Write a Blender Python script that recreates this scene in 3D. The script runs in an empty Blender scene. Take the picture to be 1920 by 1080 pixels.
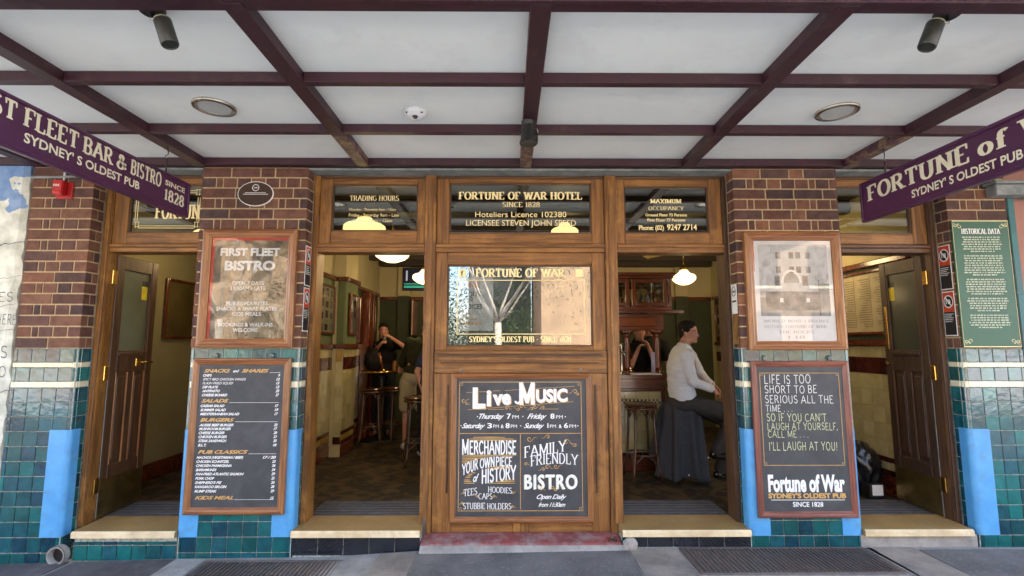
import bpy, bmesh, math, random
from mathutils import Vector, Matrix, Quaternion
random.seed(7)
S = bpy.context.scene
COL = S.collection
PI = math.pi
# ------------------------------------------------------------------ camera, world, sun, exposure
PITCH, YAW, FPX, CAMY, CAMZ = math.radians(6.4), math.radians(0.4), 936.0, -4.0, 1.6
cd = bpy.data.cameras.new('camera'); cam = bpy.data.objects.new('camera', cd); COL.objects.link(cam)
cam.location = (0, CAMY, CAMZ); cam.rotation_euler = (math.radians(90) + PITCH, 0, -YAW)
cd.sensor_width = 36; cd.lens = 36 * FPX / 1920; cd.clip_end = 2000; cd.clip_start = .05
S.camera = cam
W = bpy.data.worlds.new("World"); S.world = W; W.use_nodes = True
wn = W.node_tree.nodes; wl = W.node_tree.links
SUN_EL, SUN_AZ = math.radians(60), math.radians(28)      # azimuth measured from +y towards +x
sky = wn.new('ShaderNodeTexSky'); sky.sky_type = 'NISHITA'; sky.sun_disc = False
sky.sun_elevation = SUN_EL; sky.sun_rotation = SUN_AZ; sky.air_density = 1.0; sky.dust_density = 2.0
wl.new(sky.outputs[0], wn['Background'].inputs[0]); wn['Background'].inputs[1].default_value = 0.13
sd = bpy.data.lights.new('sun', 'SUN'); sd.energy = 4.6; sd.angle = math.radians(.5); sd.color = (1, .95, .87)
sun = bpy.data.objects.new('sun', sd); COL.objects.link(sun)
d = Vector((math.sin(SUN_AZ) * math.cos(SUN_EL), math.cos(SUN_AZ) * math.cos(SUN_EL), math.sin(SUN_EL)))
sun.rotation_euler = d.to_track_quat('Z', 'Y').to_euler()
S.view_settings.view_transform = 'Standard'; S.view_settings.look = 'None'
S.view_settings.gamma = 1; S.view_settings.use_curve_mapping = False
S.view_settings.exposure = 3.42
S.render.engine = 'CYCLES'
S.cycles.max_bounces = 8; S.cycles.diffuse_bounces = 5; S.cycles.glossy_bounces = 4; S.cycles.transparent_max_bounces = 12

# ------------------------------------------------------------------ helpers: survey of the photograph -> metres
def ray(px, py):
    u = (px - 960) / FPX; v = (540 - py) / FPX
    x, y, z = u, math.cos(PITCH) - v * math.sin(PITCH), math.sin(PITCH) + v * math.cos(PITCH)
    c, s = math.cos(YAW), math.sin(YAW)
    return Vector((x * c + y * s, -x * s + y * c, z))
def at(px, py, Y):
    r = ray(px, py); t = (Y - CAMY) / r.y
    return Vector((r.x * t, Y, CAMZ + r.z * t))
def atx(px, py, X):
    r = ray(px, py); t = X / r.x
    return Vector((X, CAMY + r.y * t, CAMZ + r.z * t))

# ------------------------------------------------------------------ helpers: objects
def setp(o, parent):
    if parent is not None:
        o.parent = parent
        if parent.parent is None:
            o.location = -parent.location
def link(name, me, mat=None, parent=None):
    o = bpy.data.objects.new(name, me); COL.objects.link(o)
    if mat is not None and not me.materials: me.materials.append(mat)
    setp(o, parent)
    return o
def bm_obj(name, bm, mat, parent=None, smooth=False):
    me = bpy.data.meshes.new(name); bm.to_mesh(me); bm.free()
    if smooth:
        for p in me.polygons: p.use_smooth = True
    return link(name, me, mat, parent)
def thing(name, label, cat, loc=(0, 0, 0), group=None):
    o = bpy.data.objects.new(name, None); COL.objects.link(o); o.location = loc; o.empty_display_size = .1
    o['label'] = label; o['category'] = cat
    if group: o['group'] = group
    return o
def tag(o, label, cat, group=None):
    o['label'] = label; o['category'] = cat
    if group: o['group'] = group
    return o
def struct(o): o['kind'] = 'structure'; return o
def copy_tree(o, parent=None):
    c = o.copy(); COL.objects.link(c)
    if parent is not None: c.parent = parent
    for ch in list(o.children): copy_tree(ch, c)
    return c
def bx(bm, x0, x1, y0, y1, z0, z1):
    if x0 > x1: x0, x1 = x1, x0
    if y0 > y1: y0, y1 = y1, y0
    if z0 > z1: z0, z1 = z1, z0
    v = [bm.verts.new(p) for p in ((x0,y0,z0),(x1,y0,z0),(x1,y1,z0),(x0,y1,z0),(x0,y0,z1),(x1,y0,z1),(x1,y1,z1),(x0,y1,z1))]
    for f in ((0,3,2,1),(4,5,6,7),(0,1,5,4),(1,2,6,5),(2,3,7,6),(3,0,4,7)): bm.faces.new([v[i] for i in f])
    return v
def bev(bm, w, seg=1):
    bmesh.ops.bevel(bm, geom=list(bm.edges), offset=w, segments=seg, affect='EDGES', clamp_overlap=True)
def box(name, x0, x1, y0, y1, z0, z1, mat, parent=None, bevel=0.0, seg=1):
    bm = bmesh.new(); bx(bm, x0, x1, y0, y1, z0, z1)
    if bevel: bev(bm, bevel, seg)
    return bm_obj(name, bm, mat, parent)
_cache = {}
def piece(name, size, bevel, mat, loc, parent, rotz=0, jit=0):
    """one of many alike blocks: shares its mesh with the others of its size"""
    key = (tuple(round(s, 3) for s in size), bevel, mat.name)
    me = _cache.get(key)
    if me is None:
        bm = bmesh.new(); bx(bm, -size[0]/2, size[0]/2, -size[1]/2, size[1]/2, -size[2]/2, size[2]/2)
        if bevel: bmesh.ops.bevel(bm, geom=list(bm.edges), offset=bevel, segments=1, affect='EDGES')
        me = bpy.data.meshes.new(name); bm.to_mesh(me); bm.free(); me.materials.append(mat); _cache[key] = me
    o = bpy.data.objects.new(name, me); COL.objects.link(o)
    l = Vector(loc)
    if parent is not None:
        o.parent = parent
        if parent.parent is None: l = l - parent.location
    o.location = l; o.rotation_euler = (random.uniform(-jit, jit), random.uniform(-jit, jit), rotz)
    return o
def frames(pts, closed=False):
    n = len(pts); T = []
    for i in range(n):
        a = pts[(i - 1) % n] if (closed or i > 0) else pts[i]
        b = pts[(i + 1) % n] if (closed or i < n - 1) else pts[i]
        T.append((b - a).normalized())
    up = Vector((0, 0, 1)) if abs(T[0].z) < .9 else Vector((0, 1, 0))
    N = [(up - T[0] * up.dot(T[0])).normalized()]
    for i in range(1, n):
        q = T[i - 1].rotation_difference(T[i]); v = q @ N[-1]
        N.append((v - T[i] * v.dot(T[i])).normalized())
    return T, N
def tube_bm(bm, pts, r, n=8, closed=False, flat=1.0):
    pts = [Vector(p) for p in pts]
    rr = r if isinstance(r, (list, tuple)) else [r] * len(pts)
    T, N = frames(pts, closed); rings = []
    for p, t, u, q in zip(pts, T, N, rr):
        b = t.cross(u)
        rings.append([bm.verts.new(p + (u * math.cos(2*PI*k/n) + b * math.sin(2*PI*k/n) * flat) * q) for k in range(n)])
    m = len(rings)
    for i in range(m if closed else m - 1):
        A, B = rings[i], rings[(i + 1) % m]
        for k in range(n): bm.faces.new((A[k], A[(k+1) % n], B[(k+1) % n], B[k]))
    if not closed:
        bm.faces.new(rings[0][::-1]); bm.faces.new(rings[-1])
def tube(name, pts, r, mat, parent=None, n=8, closed=False, flat=1.0):
    bm = bmesh.new(); tube_bm(bm, pts, r, n, closed, flat)
    bmesh.ops.recalc_face_normals(bm, faces=bm.faces)
    return bm_obj(name, bm, mat, parent, True)
def lathe_bm(bm, prof, c=(0, 0, 0), n=24, axis='z', cap=True):
    c = Vector(c); rings = []
    for r, h in prof:
        ring = []
        for k in range(n):
            a = 2*PI*k/n; x, y = max(r, 1e-4) * math.cos(a), max(r, 1e-4) * math.sin(a)
            ring.append(bm.verts.new(c + (Vector((x, y, h)) if axis == 'z' else Vector((x, h, y)) if axis == 'y' else Vector((h, x, y)))))
        rings.append(ring)
    for A, B in zip(rings, rings[1:]):
        for k in range(n): bm.faces.new((A[k], A[(k+1) % n], B[(k+1) % n], B[k]))
    if cap: bm.faces.new(rings[0][::-1]); bm.faces.new(rings[-1])
    bmesh.ops.recalc_face_normals(bm, faces=bm.faces)
def lathe(name, prof, c, mat, parent=None, n=24, axis='z', smooth=True, cap=True):
    bm = bmesh.new(); lathe_bm(bm, prof, c, n, axis, cap)
    o = bm_obj(name, bm, mat, parent, smooth)
    if smooth:
        try:
            o.data.set_sharp_from_angle(angle=math.radians(40))
        except Exception: pass
    return o
def prism(name, poly, y0, y1, mat, parent=None):
    """polygon in the x-z plane pushed from y0 to y1"""
    bm = bmesh.new()
    A = [bm.verts.new((x, y0, z)) for x, z in poly]; B = [bm.verts.new((x, y1, z)) for x, z in poly]
    n = len(poly); bm.faces.new(A); bm.faces.new(B[::-1])
    for k in range(n): bm.faces.new((A[k], A[(k+1) % n], B[(k+1) % n], B[k])[::-1])
    bmesh.ops.recalc_face_normals(bm, faces=bm.faces)
    return bm_obj(name, bm, mat, parent)

# ------------------------------------------------------------------ materials
_m = {}
def M(name, col, rough=.6, metal=0., col2=None, scale=6., stretch=(1, 1, 1), detail=6., lo=.35, hi=.65, bump=0., bscale=None,
      palette=None, rnd=0., coat=0., spec=.5, world=False, dirt=None, dscale=3., damt=.5, dlo=.5, dhi=.7, sheen=0., rvar=0., wave=0.):
    if name in _m: return _m[name]
    m = bpy.data.materials.new(name); m.use_nodes = True; nt = m.node_tree; N = nt.nodes; L = nt.links
    b = N['Principled BSDF']; b.inputs['Roughness'].default_value = rough; b.inputs['Metallic'].default_value = metal
    b.inputs['Coat Weight'].default_value = coat; b.inputs['Coat Roughness'].default_value = .08
    b.inputs['Specular IOR Level'].default_value = spec
    if sheen: b.inputs['Sheen Weight'].default_value = sheen
    tc = N.new('ShaderNodeTexCoord'); oi = N.new('ShaderNodeObjectInfo')
    if world:
        g = N.new('ShaderNodeNewGeometry'); src = g.outputs['Position']
    else:
        add = N.new('ShaderNodeVectorMath'); add.operation = 'ADD'
        mul = N.new('ShaderNodeMath'); mul.operation = 'MULTIPLY'; mul.inputs[1].default_value = 37.
        L.new(oi.outputs['Random'], mul.inputs[0]); L.new(tc.outputs['Object'], add.inputs[0]); L.new(mul.outputs[0], add.inputs[1])
        src = add.outputs[0]
    mp = N.new('ShaderNodeMapping'); mp.inputs['Scale'].default_value = stretch; L.new(src, mp.inputs[0])
    no = N.new('ShaderNodeTexNoise'); no.inputs['Scale'].default_value = scale; no.inputs['Detail'].default_value = detail
    no.inputs['Roughness'].default_value = .6; L.new(mp.outputs[0], no.inputs['Vector'])
    if wave: no.inputs['Distortion'].default_value = wave
    mr = N.new('ShaderNodeMapRange'); mr.inputs[1].default_value = lo; mr.inputs[2].default_value = hi; L.new(no.outputs[0], mr.inputs[0])
    def rgb(c): return (c[0], c[1], c[2], 1)
    if palette:
        cr = N.new('ShaderNodeValToRGB'); cr.color_ramp.interpolation = 'CONSTANT'
        el = cr.color_ramp.elements
        while len(el) < len(palette): el.new(.5)
        for i, c in enumerate(palette): el[i].position = i / len(palette); el[i].color = rgb(c)
        L.new(oi.outputs['Random'], cr.inputs[0]); base = cr.outputs[0]
    else:
        c0 = N.new('ShaderNodeRGB'); c0.outputs[0].default_value = rgb(col); base = c0.outputs[0]
    mx = N.new('ShaderNodeMix'); mx.data_type = 'RGBA'; mx.inputs[7].default_value = rgb(col2 or [c * .7 for c in col])
    L.new(base, mx.inputs[6])
    if palette and col2 is None:
        mx.blend_type = 'MULTIPLY'; mx.inputs[7].default_value = (.62, .6, .6, 1)
    L.new(mr.outputs[0], mx.inputs[0]); out = mx.outputs[2]
    if rnd:
        hs = N.new('ShaderNodeHueSaturation'); r2 = N.new('ShaderNodeMapRange')
        r2.inputs[3].default_value = 1 - rnd; r2.inputs[4].default_value = 1 + rnd
        wn_ = N.new('ShaderNodeTexWhiteNoise'); wn_.noise_dimensions = '1D'; L.new(oi.outputs['Random'], wn_.inputs['W'])
        L.new(wn_.outputs[0], r2.inputs[0]); L.new(r2.outputs[0], hs.inputs['Value']); L.new(out, hs.inputs['Color']); out = hs.outputs[0]
    if dirt:
        n2 = N.new('ShaderNodeTexNoise'); n2.inputs['Scale'].default_value = dscale; n2.inputs['Detail'].default_value = 8; L.new(src, n2.inputs['Vector'])
        n2.inputs['Roughness'].default_value = .7
        m2 = N.new('ShaderNodeMapRange'); m2.inputs[1].default_value = dlo; m2.inputs[2].default_value = dhi; m2.inputs[4].default_value = damt
        L.new(n2.outputs[0], m2.inputs[0]); x2 = N.new('ShaderNodeMix'); x2.data_type = 'RGBA'
        x2.inputs[7].default_value = rgb(dirt); L.new(out, x2.inputs[6]); L.new(m2.outputs[0], x2.inputs[0]); out = x2.outputs[2]
    L.new(out, b.inputs['Base Color'])
    if rvar:
        m3 = N.new('ShaderNodeMapRange'); m3.inputs[3].default_value = max(0.02, rough - rvar); m3.inputs[4].default_value = rough + rvar
        L.new(no.outputs[0], m3.inputs[0]); L.new(m3.outputs[0], b.inputs['Roughness'])
    if bump:
        bu = N.new('ShaderNodeBump'); bu.inputs['Strength'].default_value = bump; bu.inputs['Distance'].default_value = .01
        if bscale:
            n3 = N.new('ShaderNodeTexNoise'); n3.inputs['Scale'].default_value = bscale; n3.inputs['Detail'].default_value = 5
            L.new(mp.outputs[0], n3.inputs['Vector']); L.new(n3.outputs[0], bu.inputs['Height'])
        else: L.new(no.outputs[0], bu.inputs['Height'])
        L.new(bu.outputs[0], b.inputs['Normal'])
        if coat: L.new(bu.outputs[0], b.inputs['Coat Normal'])
    _m[name] = m; return m
def glassy(name, refl=.1, tint=(1, 1, 1), rough=.0, trans=1.0, edge=.6):
    m = bpy.data.materials.new(name); m.use_nodes = True; nt = m.node_tree; N = nt.nodes; L = nt.links
    for n in list(N): N.remove(n)
    o = N.new('ShaderNodeOutputMaterial'); mx = N.new('ShaderNodeMixShader'); t = N.new('ShaderNodeBsdfTransparent'); g = N.new('ShaderNodeBsdfGlossy')
    t.inputs[0].default_value = (tint[0]*trans, tint[1]*trans, tint[2]*trans, 1); g.inputs['Roughness'].default_value = rough
    lw = N.new('ShaderNodeLayerWeight'); lw.inputs[0].default_value = .12
    mr = N.new('ShaderNodeMapRange'); mr.inputs[3].default_value = refl; mr.inputs[4].default_value = max(refl, edge)
    L.new(lw.outputs['Fresnel'], mr.inputs[0]); L.new(mr.outputs[0], mx.inputs[0]); L.new(t.outputs[0], mx.inputs[1]); L.new(g.outputs[0], mx.inputs[2])
    L.new(mx.outputs[0], o.inputs[0]); return m
def emis(name, col, st):
    m = bpy.data.materials.new(name); m.use_nodes = True; N = m.node_tree.nodes
    b = N['Principled BSDF']; b.inputs['Base Color'].default_value = (*col, 1); b.inputs['Emission Color'].default_value = (*col, 1)
    b.inputs['Emission Strength'].default_value = st; b.inputs['Roughness'].default_value = .3; return m

m_brick = M('brick_clay', (.2, .1, .07), .8, scale=14, bump=.35, bscale=60, rnd=.18, spec=.3,
            palette=[(.175,.078,.050),(.14,.064,.046),(.215,.096,.056),(.125,.06,.047),(.175,.082,.054),(.085,.05,.046),(.195,.092,.056),(.115,.062,.05)])
m_mortar = M('mortar', (.50, .37, .21), .9, scale=30, col2=(.38, .27, .15), bump=.3, bscale=90)
m_tile = M('teal_glaze', (0, .1, .1), .11, scale=9, coat=.6, rnd=.14, bump=.16, bscale=22, wave=.6, rvar=.05, dirt=(.03, .15, .16), dscale=7, damt=.35,
           palette=[(.003,.072,.086),(.005,.115,.122),(.005,.15,.145),(.002,.045,.075),(.006,.09,.115),(.003,.085,.085)])
m_grout = M('grout', (.50, .52, .46), .9, scale=40, col2=(.2, .22, .2))
m_cream = M('cream_glaze', (.74, .68, .48), .2, scale=8, col2=(.62, .56, .38), coat=.4, bump=.05)
m_blue = M('blue_paint', (.07, .29, .60), .35, scale=7, col2=(.095, .35, .65), bump=.15, bscale=30, dirt=(.12, .20, .28), dscale=12, damt=.7, dlo=.54, dhi=.72)
m_black_tile = M('black_glaze', (.008, .01, .014), .07, scale=6, col2=(.02, .022, .03), coat=.6, bump=.06, bscale=20, rnd=.3)
def wood(name, col, col2, axis, rough=.55, coat=.04, sc=3.2, dirt=None, damt=.4, dlo=.5, dhi=.72):
    st = {'z': (9, 9, .55), 'x': (.55, 9, 9), 'y': (9, .55, 9)}[axis]
    return M(name, col, rough, col2=col2, scale=sc, stretch=st, detail=8, lo=.38, hi=.62, coat=coat, bump=.12, dirt=dirt, damt=damt, wave=1.2, rvar=.08, dscale=2.3, dlo=dlo, dhi=dhi, world=False)
OAK, OAK2 = (.265, .112, .022), (.115, .045, .009)
m_oakz = wood('oak_upright', OAK, OAK2, 'z', dirt=(.40, .19, .04), damt=.7, dlo=.53, dhi=.66)
m_oakx = wood('oak_across', OAK, OAK2, 'x', dirt=(.42, .2, .05), damt=.5)
m_oakd = wood('oak_dark', (.10, .045, .018), (.045, .02, .010), 'z')
m_oakk = wood('oak_darkest', (.055, .026, .013), (.026, .012, .008), 'z')
m_oakdx = wood('oak_dark_across', (.13, .058, .022), (.06, .026, .012), 'x')
m_ced = wood('cedar_frame', (.34, .145, .042), (.19, .07, .02), 'z', .4, .25)
m_cedx = wood('cedar_frame_across', (.31, .125, .038), (.17, .06, .018), 'x', .4, .25)
m_redz = wood('rosewood_frame', (.27, .085, .05), (.15, .04, .025), 'z', .4, .35)
m_redx = wood('rosewood_frame_across', (.30, .11, .07), (.16, .05, .03), 'x', .4, .3)
m_mahog = wood('mahogany', (.15, .034, .012), (.07, .014, .006), 'x', .25, .6)
m_mahogz = wood('mahogany_upright', (.16, .036, .012), (.07, .014, .006), 'z', .2, .7)
m_stoolw = wood('bentwood', (.12, .045, .018), (.05, .02, .01), 'z', .28, .5)
m_gold = M('gold_leaf', (.93, .78, .40), .5, scale=20, col2=(.85, .68, .32), metal=.0)
m_goldpaint = M('gold_paint', (.62, .38, .12), .6, scale=25, col2=(.5, .28, .08))
m_white = M('white_print', (.82, .82, .80), .7, scale=55, col2=(.66, .66, .64), lo=.42, hi=.72)
m_chalk = M('chalk_white', (.80, .80, .74), .9, scale=60, col2=(.5, .5, .46), lo=.3, hi=.75)
m_ivory = M('ivory_letters', (.74, .70, .52), .55, scale=20, col2=(.66, .62, .46))
m_black = M('black_print', (.012, .012, .014), .5, scale=10)
m_redp = M('red_print', (.62, .06, .02), .5, scale=10, col2=(.5, .045, .018))
m_board = M('chalkboard_black', (.034, .036, .041), .6, scale=5, col2=(.060, .062, .066), detail=9, wave=.8, rvar=.1)
m_purple = M('purple_paint', (.045, .010, .019), .5, scale=5, col2=(.028, .008, .013), coat=.03, bump=.15, bscale=30, dirt=(.13, .055, .06), dscale=5, damt=.5, dlo=.55, dhi=.7)
m_signp = M('sign_purple', (.075, .017, .062), .4, scale=3, col2=(.06, .014, .05), coat=.2)
m_ceil = M('awning_white', (.88, .90, .83), .6, scale=1.6, col2=(.83, .85, .78), bump=.05, bscale=4, dirt=(.66, .66, .60), dscale=2.2, damt=.5, dlo=.52, dhi=.75, world=True)
m_metal = M('grey_metal', (.3, .3, .3), .35, 1., scale=20)
m_iron = M('cast_iron', (.17, .13, .11), .55, .3, scale=12, col2=(.11, .09, .085), bump=.3, dirt=(.16, .11, .08), dscale=9, damt=.6)
m_brass = M('brass', (.72, .46, .12), .22, 1., scale=10, col2=(.6, .36, .1))
m_dkmetal = M('black_metal', (.012, .012, .012), .45, scale=20)
m_plas = M('white_plastic', (.78, .78, .78), .35, scale=10)
# ------------------------------------------------------------------ lettering
def arc(cx, cy, rx, ry, a0, a1, n=10):
    return [(cx + rx * math.cos(math.radians(a0 + (a1 - a0) * i / n)), cy + ry * math.sin(math.radians(a0 + (a1 - a0) * i / n))) for i in range(n + 1)]
G = {  # stroke skeletons, cap height 1: (width, [strokes])
 'A': (.86, [[(.04,0),(.43,1)], [(.43,1),(.82,0)], [(.2,.36),(.66,.36)]]),
 'B': (.68, [[(.1,0),(.1,1)], [(.1,1)]+arc(.32,.76,.26,.24,90,-90)+[(.1,.52)], [(.1,.52)]+arc(.34,.26,.28,.26,90,-90)+[(.1,0)]]),
 'C': (.74, [arc(.42,.5,.36,.5,48,312,16)]),
 'D': (.78, [[(.1,0),(.1,1)], [(.1,1)]+arc(.34,.5,.36,.5,90,-90,12)+[(.1,0)]]),
 'E': (.64, [[(.1,0),(.1,1)], [(.1,1),(.56,1)], [(.1,.52),(.42,.52)], [(.1,0),(.58,0)]]),
 'F': (.6, [[(.1,0),(.1,1)], [(.1,1),(.56,1)], [(.1,.5),(.42,.5)]]),
 'G': (.78, [arc(.42,.5,.36,.5,48,320,16)+[(.72,.42)], [(.48,.42),(.76,.42)]]),
 'H': (.8, [[(.12,0),(.12,1)], [(.68,0),(.68,1)], [(.12,.52),(.68,.52)]]),
 'I': (.28, [[(.14,0),(.14,1)]]),
 'J': (.5, [[(.36,1),(.36,.25)]+arc(.2,.2,.16,.2,0,-150,8)]),
 'K': (.76, [[(.1,0),(.1,1)], [(.66,1),(.12,.42)], [(.3,.6),(.68,0)]]),
 'L': (.62, [[(.1,0),(.1,1)], [(.1,0),(.56,0)]]),
 'M': (1.0, [[(.12,0),(.12,1)], [(.12,1),(.5,.1)], [(.5,.1),(.88,1)], [(.88,1),(.88,0)]]),
 'N': (.84, [[(.12,0),(.12,1)], [(.12,1),(.72,0)], [(.72,0),(.72,1)]]),
 'O': (.84, [arc(.42,.5,.36,.5,90,450,24)]),
 'P': (.64, [[(.1,0),(.1,1)], [(.1,1)]+arc(.32,.74,.26,.26,90,-90)+[(.1,.48)]]),
 'Q': (.84, [arc(.42,.5,.36,.5,90,450,24), [(.5,.22),(.8,-.12)]]),
 'R': (.74, [[(.1,0),(.1,1)], [(.1,1)]+arc(.32,.75,.26,.25,90,-90)+[(.1,.5)], [(.34,.5),(.68,0)]]),
 'S': (.62, [arc(.31,.75,.23,.25,35,270,12)+arc(.31,.25,.24,.25,90,-150,12)[1:]]),
 'T': (.72, [[(.36,0),(.36,1)], [(.04,1),(.68,1)]]),
 'U': (.8, [[(.12,1),(.12,.32)]+arc(.39,.32,.27,.32,180,360,12)+[(.66,1)]]),
 'V': (.82, [[(.04,1),(.41,0)], [(.41,0),(.78,1)]]),
 'W': (1.12, [[(.04,1),(.3,0)], [(.3,0),(.56,.95)], [(.56,.95),(.82,0)], [(.82,0),(1.08,1)]]),
 'Y': (.78, [[(.04,1),(.39,.46)], [(.39,.46),(.74,1)], [(.39,.46),(.39,0)]]),
 'X': (.8, [[(.06,0),(.74,1)], [(.06,1),(.74,0)]]),
 '0': (.66, [arc(.33,.5,.25,.5,90,450,20)]), '1': (.4, [[(.06,.8),(.22,1),(.22,0)]]),
 '2': (.6, [arc(.29,.72,.23,.28,160,-20,10)+[(.08,0)], [(.08,0),(.54,0)]]),
 '8': (.62, [arc(.31,.75,.21,.25,90,450,16), arc(.31,.25,.25,.25,90,450,16)]),
 'o': (.6, [arc(.3,.33,.23,.33,90,450,18)]), 'f': (.44, [[(.18,0),(.18,.75)]+arc(.34,.78,.16,.22,180,40,8), [(.02,.62),(.36,.62)]]),
 '&': (.84, [[(.78,.08),(.25,.72)]+arc(.36,.8,.14,.2,200,-20,8)+[(.14,.4)]+arc(.32,.24,.24,.24,150,330,10)+[(.74,.5)]]),
 '-': (.4, [[(.06,.42),(.34,.42)]]), '.': (.2, [[(.08,.0),(.12,.08)]]), "'": (.2, [[(.1,1),(.1,.75)]]), ',': (.2, [[(.12,.1),(.06,-.12)]]),
 '!': (.3, [[(.14,1),(.14,.28)], [(.14,.08),(.14,0)]]),
}
def stroke_geom(s, w=.2, thin=.45, serif=.13, track=.1, jit=0, caps=None, rnd_seed=1):
    rr = random.Random(rnd_seed); V = []; F = []; x = 0; lay = 0
    for ch in s:
        if ch == ' ': x += .42; continue
        sc = 1.0
        g = G.get(ch)
        if g is None:
            g = G.get(ch.upper()); sc = caps or .8
            if g is None: x += .3; continue
        ox = x; dyj = rr.uniform(-jit, jit); rot = rr.uniform(-jit, jit)
        def tr(p):
            return (ox + p[0] * sc + rot * p[1] * .5, p[1] * sc + dyj)
        for st in g[1]:
            P = [Vector(tr(p)) for p in st]
            P = [p for i, p in enumerate(P) if i == 0 or (p - P[i-1]).length > 1e-5]
            if len(P) < 2: continue
            closed = (P[0] - P[-1]).length < 1e-4
            lay += 1; zz = (lay % 5) * .0001
            L_, R_ = [], []
            n = len(P)
            for i, p in enumerate(P):
                if closed:
                    a = P[i-1] if i > 0 else P[-2]; b = P[i+1] if i < n-1 else P[1]
                else:
                    a = P[max(0, i-1)]; b = P[min(n-1, i+1)]
                t = (b - a).normalized(); nv = Vector((-t.y, t.x))
                hw = w / 2 * (thin + (1 - thin) * abs(t.y) ** 1.3)
                ext = Vector((0, 0))
                if not closed and not serif and i == 0: ext = -t * w * .3
                if not closed and not serif and i == n-1: ext = t * w * .3
                L_.append(p + nv * hw + ext); R_.append(p - nv * hw + ext)
            o = len(V)
            for a, b in zip(L_, R_): V.append((a.x, a.y, zz)); V.append((b.x, b.y, zz))
            for i in range(n - 1): F.append((o+2*i, o+2*i+1, o+2*i+3, o+2*i+2))
            if serif and not closed:
                for e, q in ((0, 1), (n-1, n-2)):
                    p = P[e]; t = (P[e] - P[q]).normalized(); lay += 1; zz = .0006 + (lay % 7) * .0001
                    yy = (p.y - dyj) / sc
                    if abs(t.y) > .5 and (yy < .03 or yy > .97):
                        h = serif; hw = w * .5 + h; s_ = 1 if t.y > 0 else -1
                        o = len(V); tk = w * .34
                        V.extend([(p.x-hw, p.y, zz), (p.x+hw, p.y, zz), (p.x+hw*.95, p.y - s_*tk, zz), (p.x-hw*.95, p.y - s_*tk, zz)])
                        F.append((o, o+1, o+2, o+3) if s_ < 0 else (o+3, o+2, o+1, o))
                    elif len(st) == 2 and abs(t.x) > .8 and yy < .03 or len(st) == 2 and abs(t.x) > .8 and yy > .97:
                        if q == 0 or ch in 'T' :
                            o = len(V); s_ = -1 if yy > .5 else 1; tk = w * .3; L2 = .26 * sc
                            V.extend([(p.x-tk, p.y - s_*.03, zz), (p.x+tk, p.y - s_*.03, zz), (p.x+tk, p.y+s_*L2, zz), (p.x-tk*.2, p.y+s_*L2, zz)])
                            F.append((o, o+1, o+2, o+3) if s_ > 0 else (o+3, o+2, o+1, o))
        x += g[0] * sc + track
    return V, F, 0.0, x - track
_caph = {}
def font_geom(s, bold=0., spacing=1., shear=0.):
    def geo(t):
        cu = bpy.data.curves.new('t', 'FONT'); cu.body = t; cu.size = 1; cu.offset = bold; cu.space_character = spacing; cu.shear = shear
        cu.resolution_u = 3
        ob = bpy.data.objects.new('t', cu); COL.objects.link(ob)
        dg = bpy.context.evaluated_depsgraph_get(); me = bpy.data.meshes.new_from_object(ob.evaluated_get(dg))
        V = [tuple(v.co) for v in me.vertices]; F = [tuple(p.vertices) for p in me.polygons]
        bpy.data.objects.remove(ob); bpy.data.curves.remove(cu); bpy.data.meshes.remove(me)
        return V, F
    k = 'H'
    if k not in _caph:
        V, _ = geo('H'); _caph[k] = max(v[1] for v in V) - min(v[1] for v in V)
    c = _caph[k]; V, F = geo(s)
    V = [(x / c, y / c, 0) for x, y, z in V]
    return V, F, min(v[0] for v in V), max(v[0] for v in V)
STY = {
 'sans': lambda s: font_geom(s), 'bold': lambda s: font_geom(s, .022), 'black': lambda s: font_geom(s, .045),
 'ital': lambda s: font_geom(s, 0. if 'Q' in s else .03, .95, .35), 'script': lambda s: font_geom(s, .016, .88, .5), 'heavy': lambda s: font_geom(s, .05, 1.06), 'wide': lambda s: font_geom(s, .02, 1.15),
 'serif': lambda s: stroke_geom(s, .17, .35, .10, .12), 'serifb': lambda s: stroke_geom(s, .25, .34, .10, .14), 'slab': lambda s: stroke_geom(s, .24, .42, .08, .16),
 'thinserif': lambda s: stroke_geom(s, .15, .5, .06, .1, caps=.78), 'cond': lambda s: stroke_geom(s, .21, .7, 0, .1, caps=.8),
 'chalk': lambda s: stroke_geom(s, .095, 1.0, 0, .14, jit=.045, caps=.8, rnd_seed=len(s)), 'fatm': lambda s: stroke_geom(s, .26, .75, 0, .12), 'fat': lambda s: stroke_geom(s, .3, .8, 0, .12, caps=.76),
}
def letters(parent, s, P0, U, V, mat, style='sans', slope=0., arch=0., off=None, name='lettering', fit=True):
    """P0 baseline start, U full width vector, V cap-height vector"""
    vs, fs, x0, x1 = STY[style](s)
    P0 = Vector(P0); U = Vector(U); V = Vector(V); nrm = U.cross(V).normalized()
    if off is not None: P0 = P0 + Vector(off)
    out = []
    for x, y, z in vs:
        t = (x - x0) / (x1 - x0)
        out.append(P0 + U * t + V * (y + slope * t + arch * (1 - (2 * t - 1) ** 2)) + nrm * (z * V.length + .0))
    me = bpy.data.meshes.new(name); me.from_pydata(out, [], fs); me.update()
    return link(name, me, mat, parent)
def lt(parent, s, box4, Y, mat, style='sans', **k):
    """text on a plane facing the street: box4 = left, cap top, right, baseline as surveyed"""
    a = at(box4[0], box4[3], Y); b = at(box4[2], box4[3], Y); c = at(box4[0], box4[1], Y)
    return letters(parent, s, a, Vector((b.x - a.x, 0, 0)), Vector((0, 0, c.z - a.z)), mat, style, **k)
def lx(parent, s, X, y0, y1, z0, z1, mat, style='sans', dz=0., **k):
    """text on a plane of constant x, reading from y0 to y1"""
    return letters(parent, s, (X, y0, z0), (0, y1 - y0, dz), (0, 0, z1 - z0), mat, style, **k)
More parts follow.
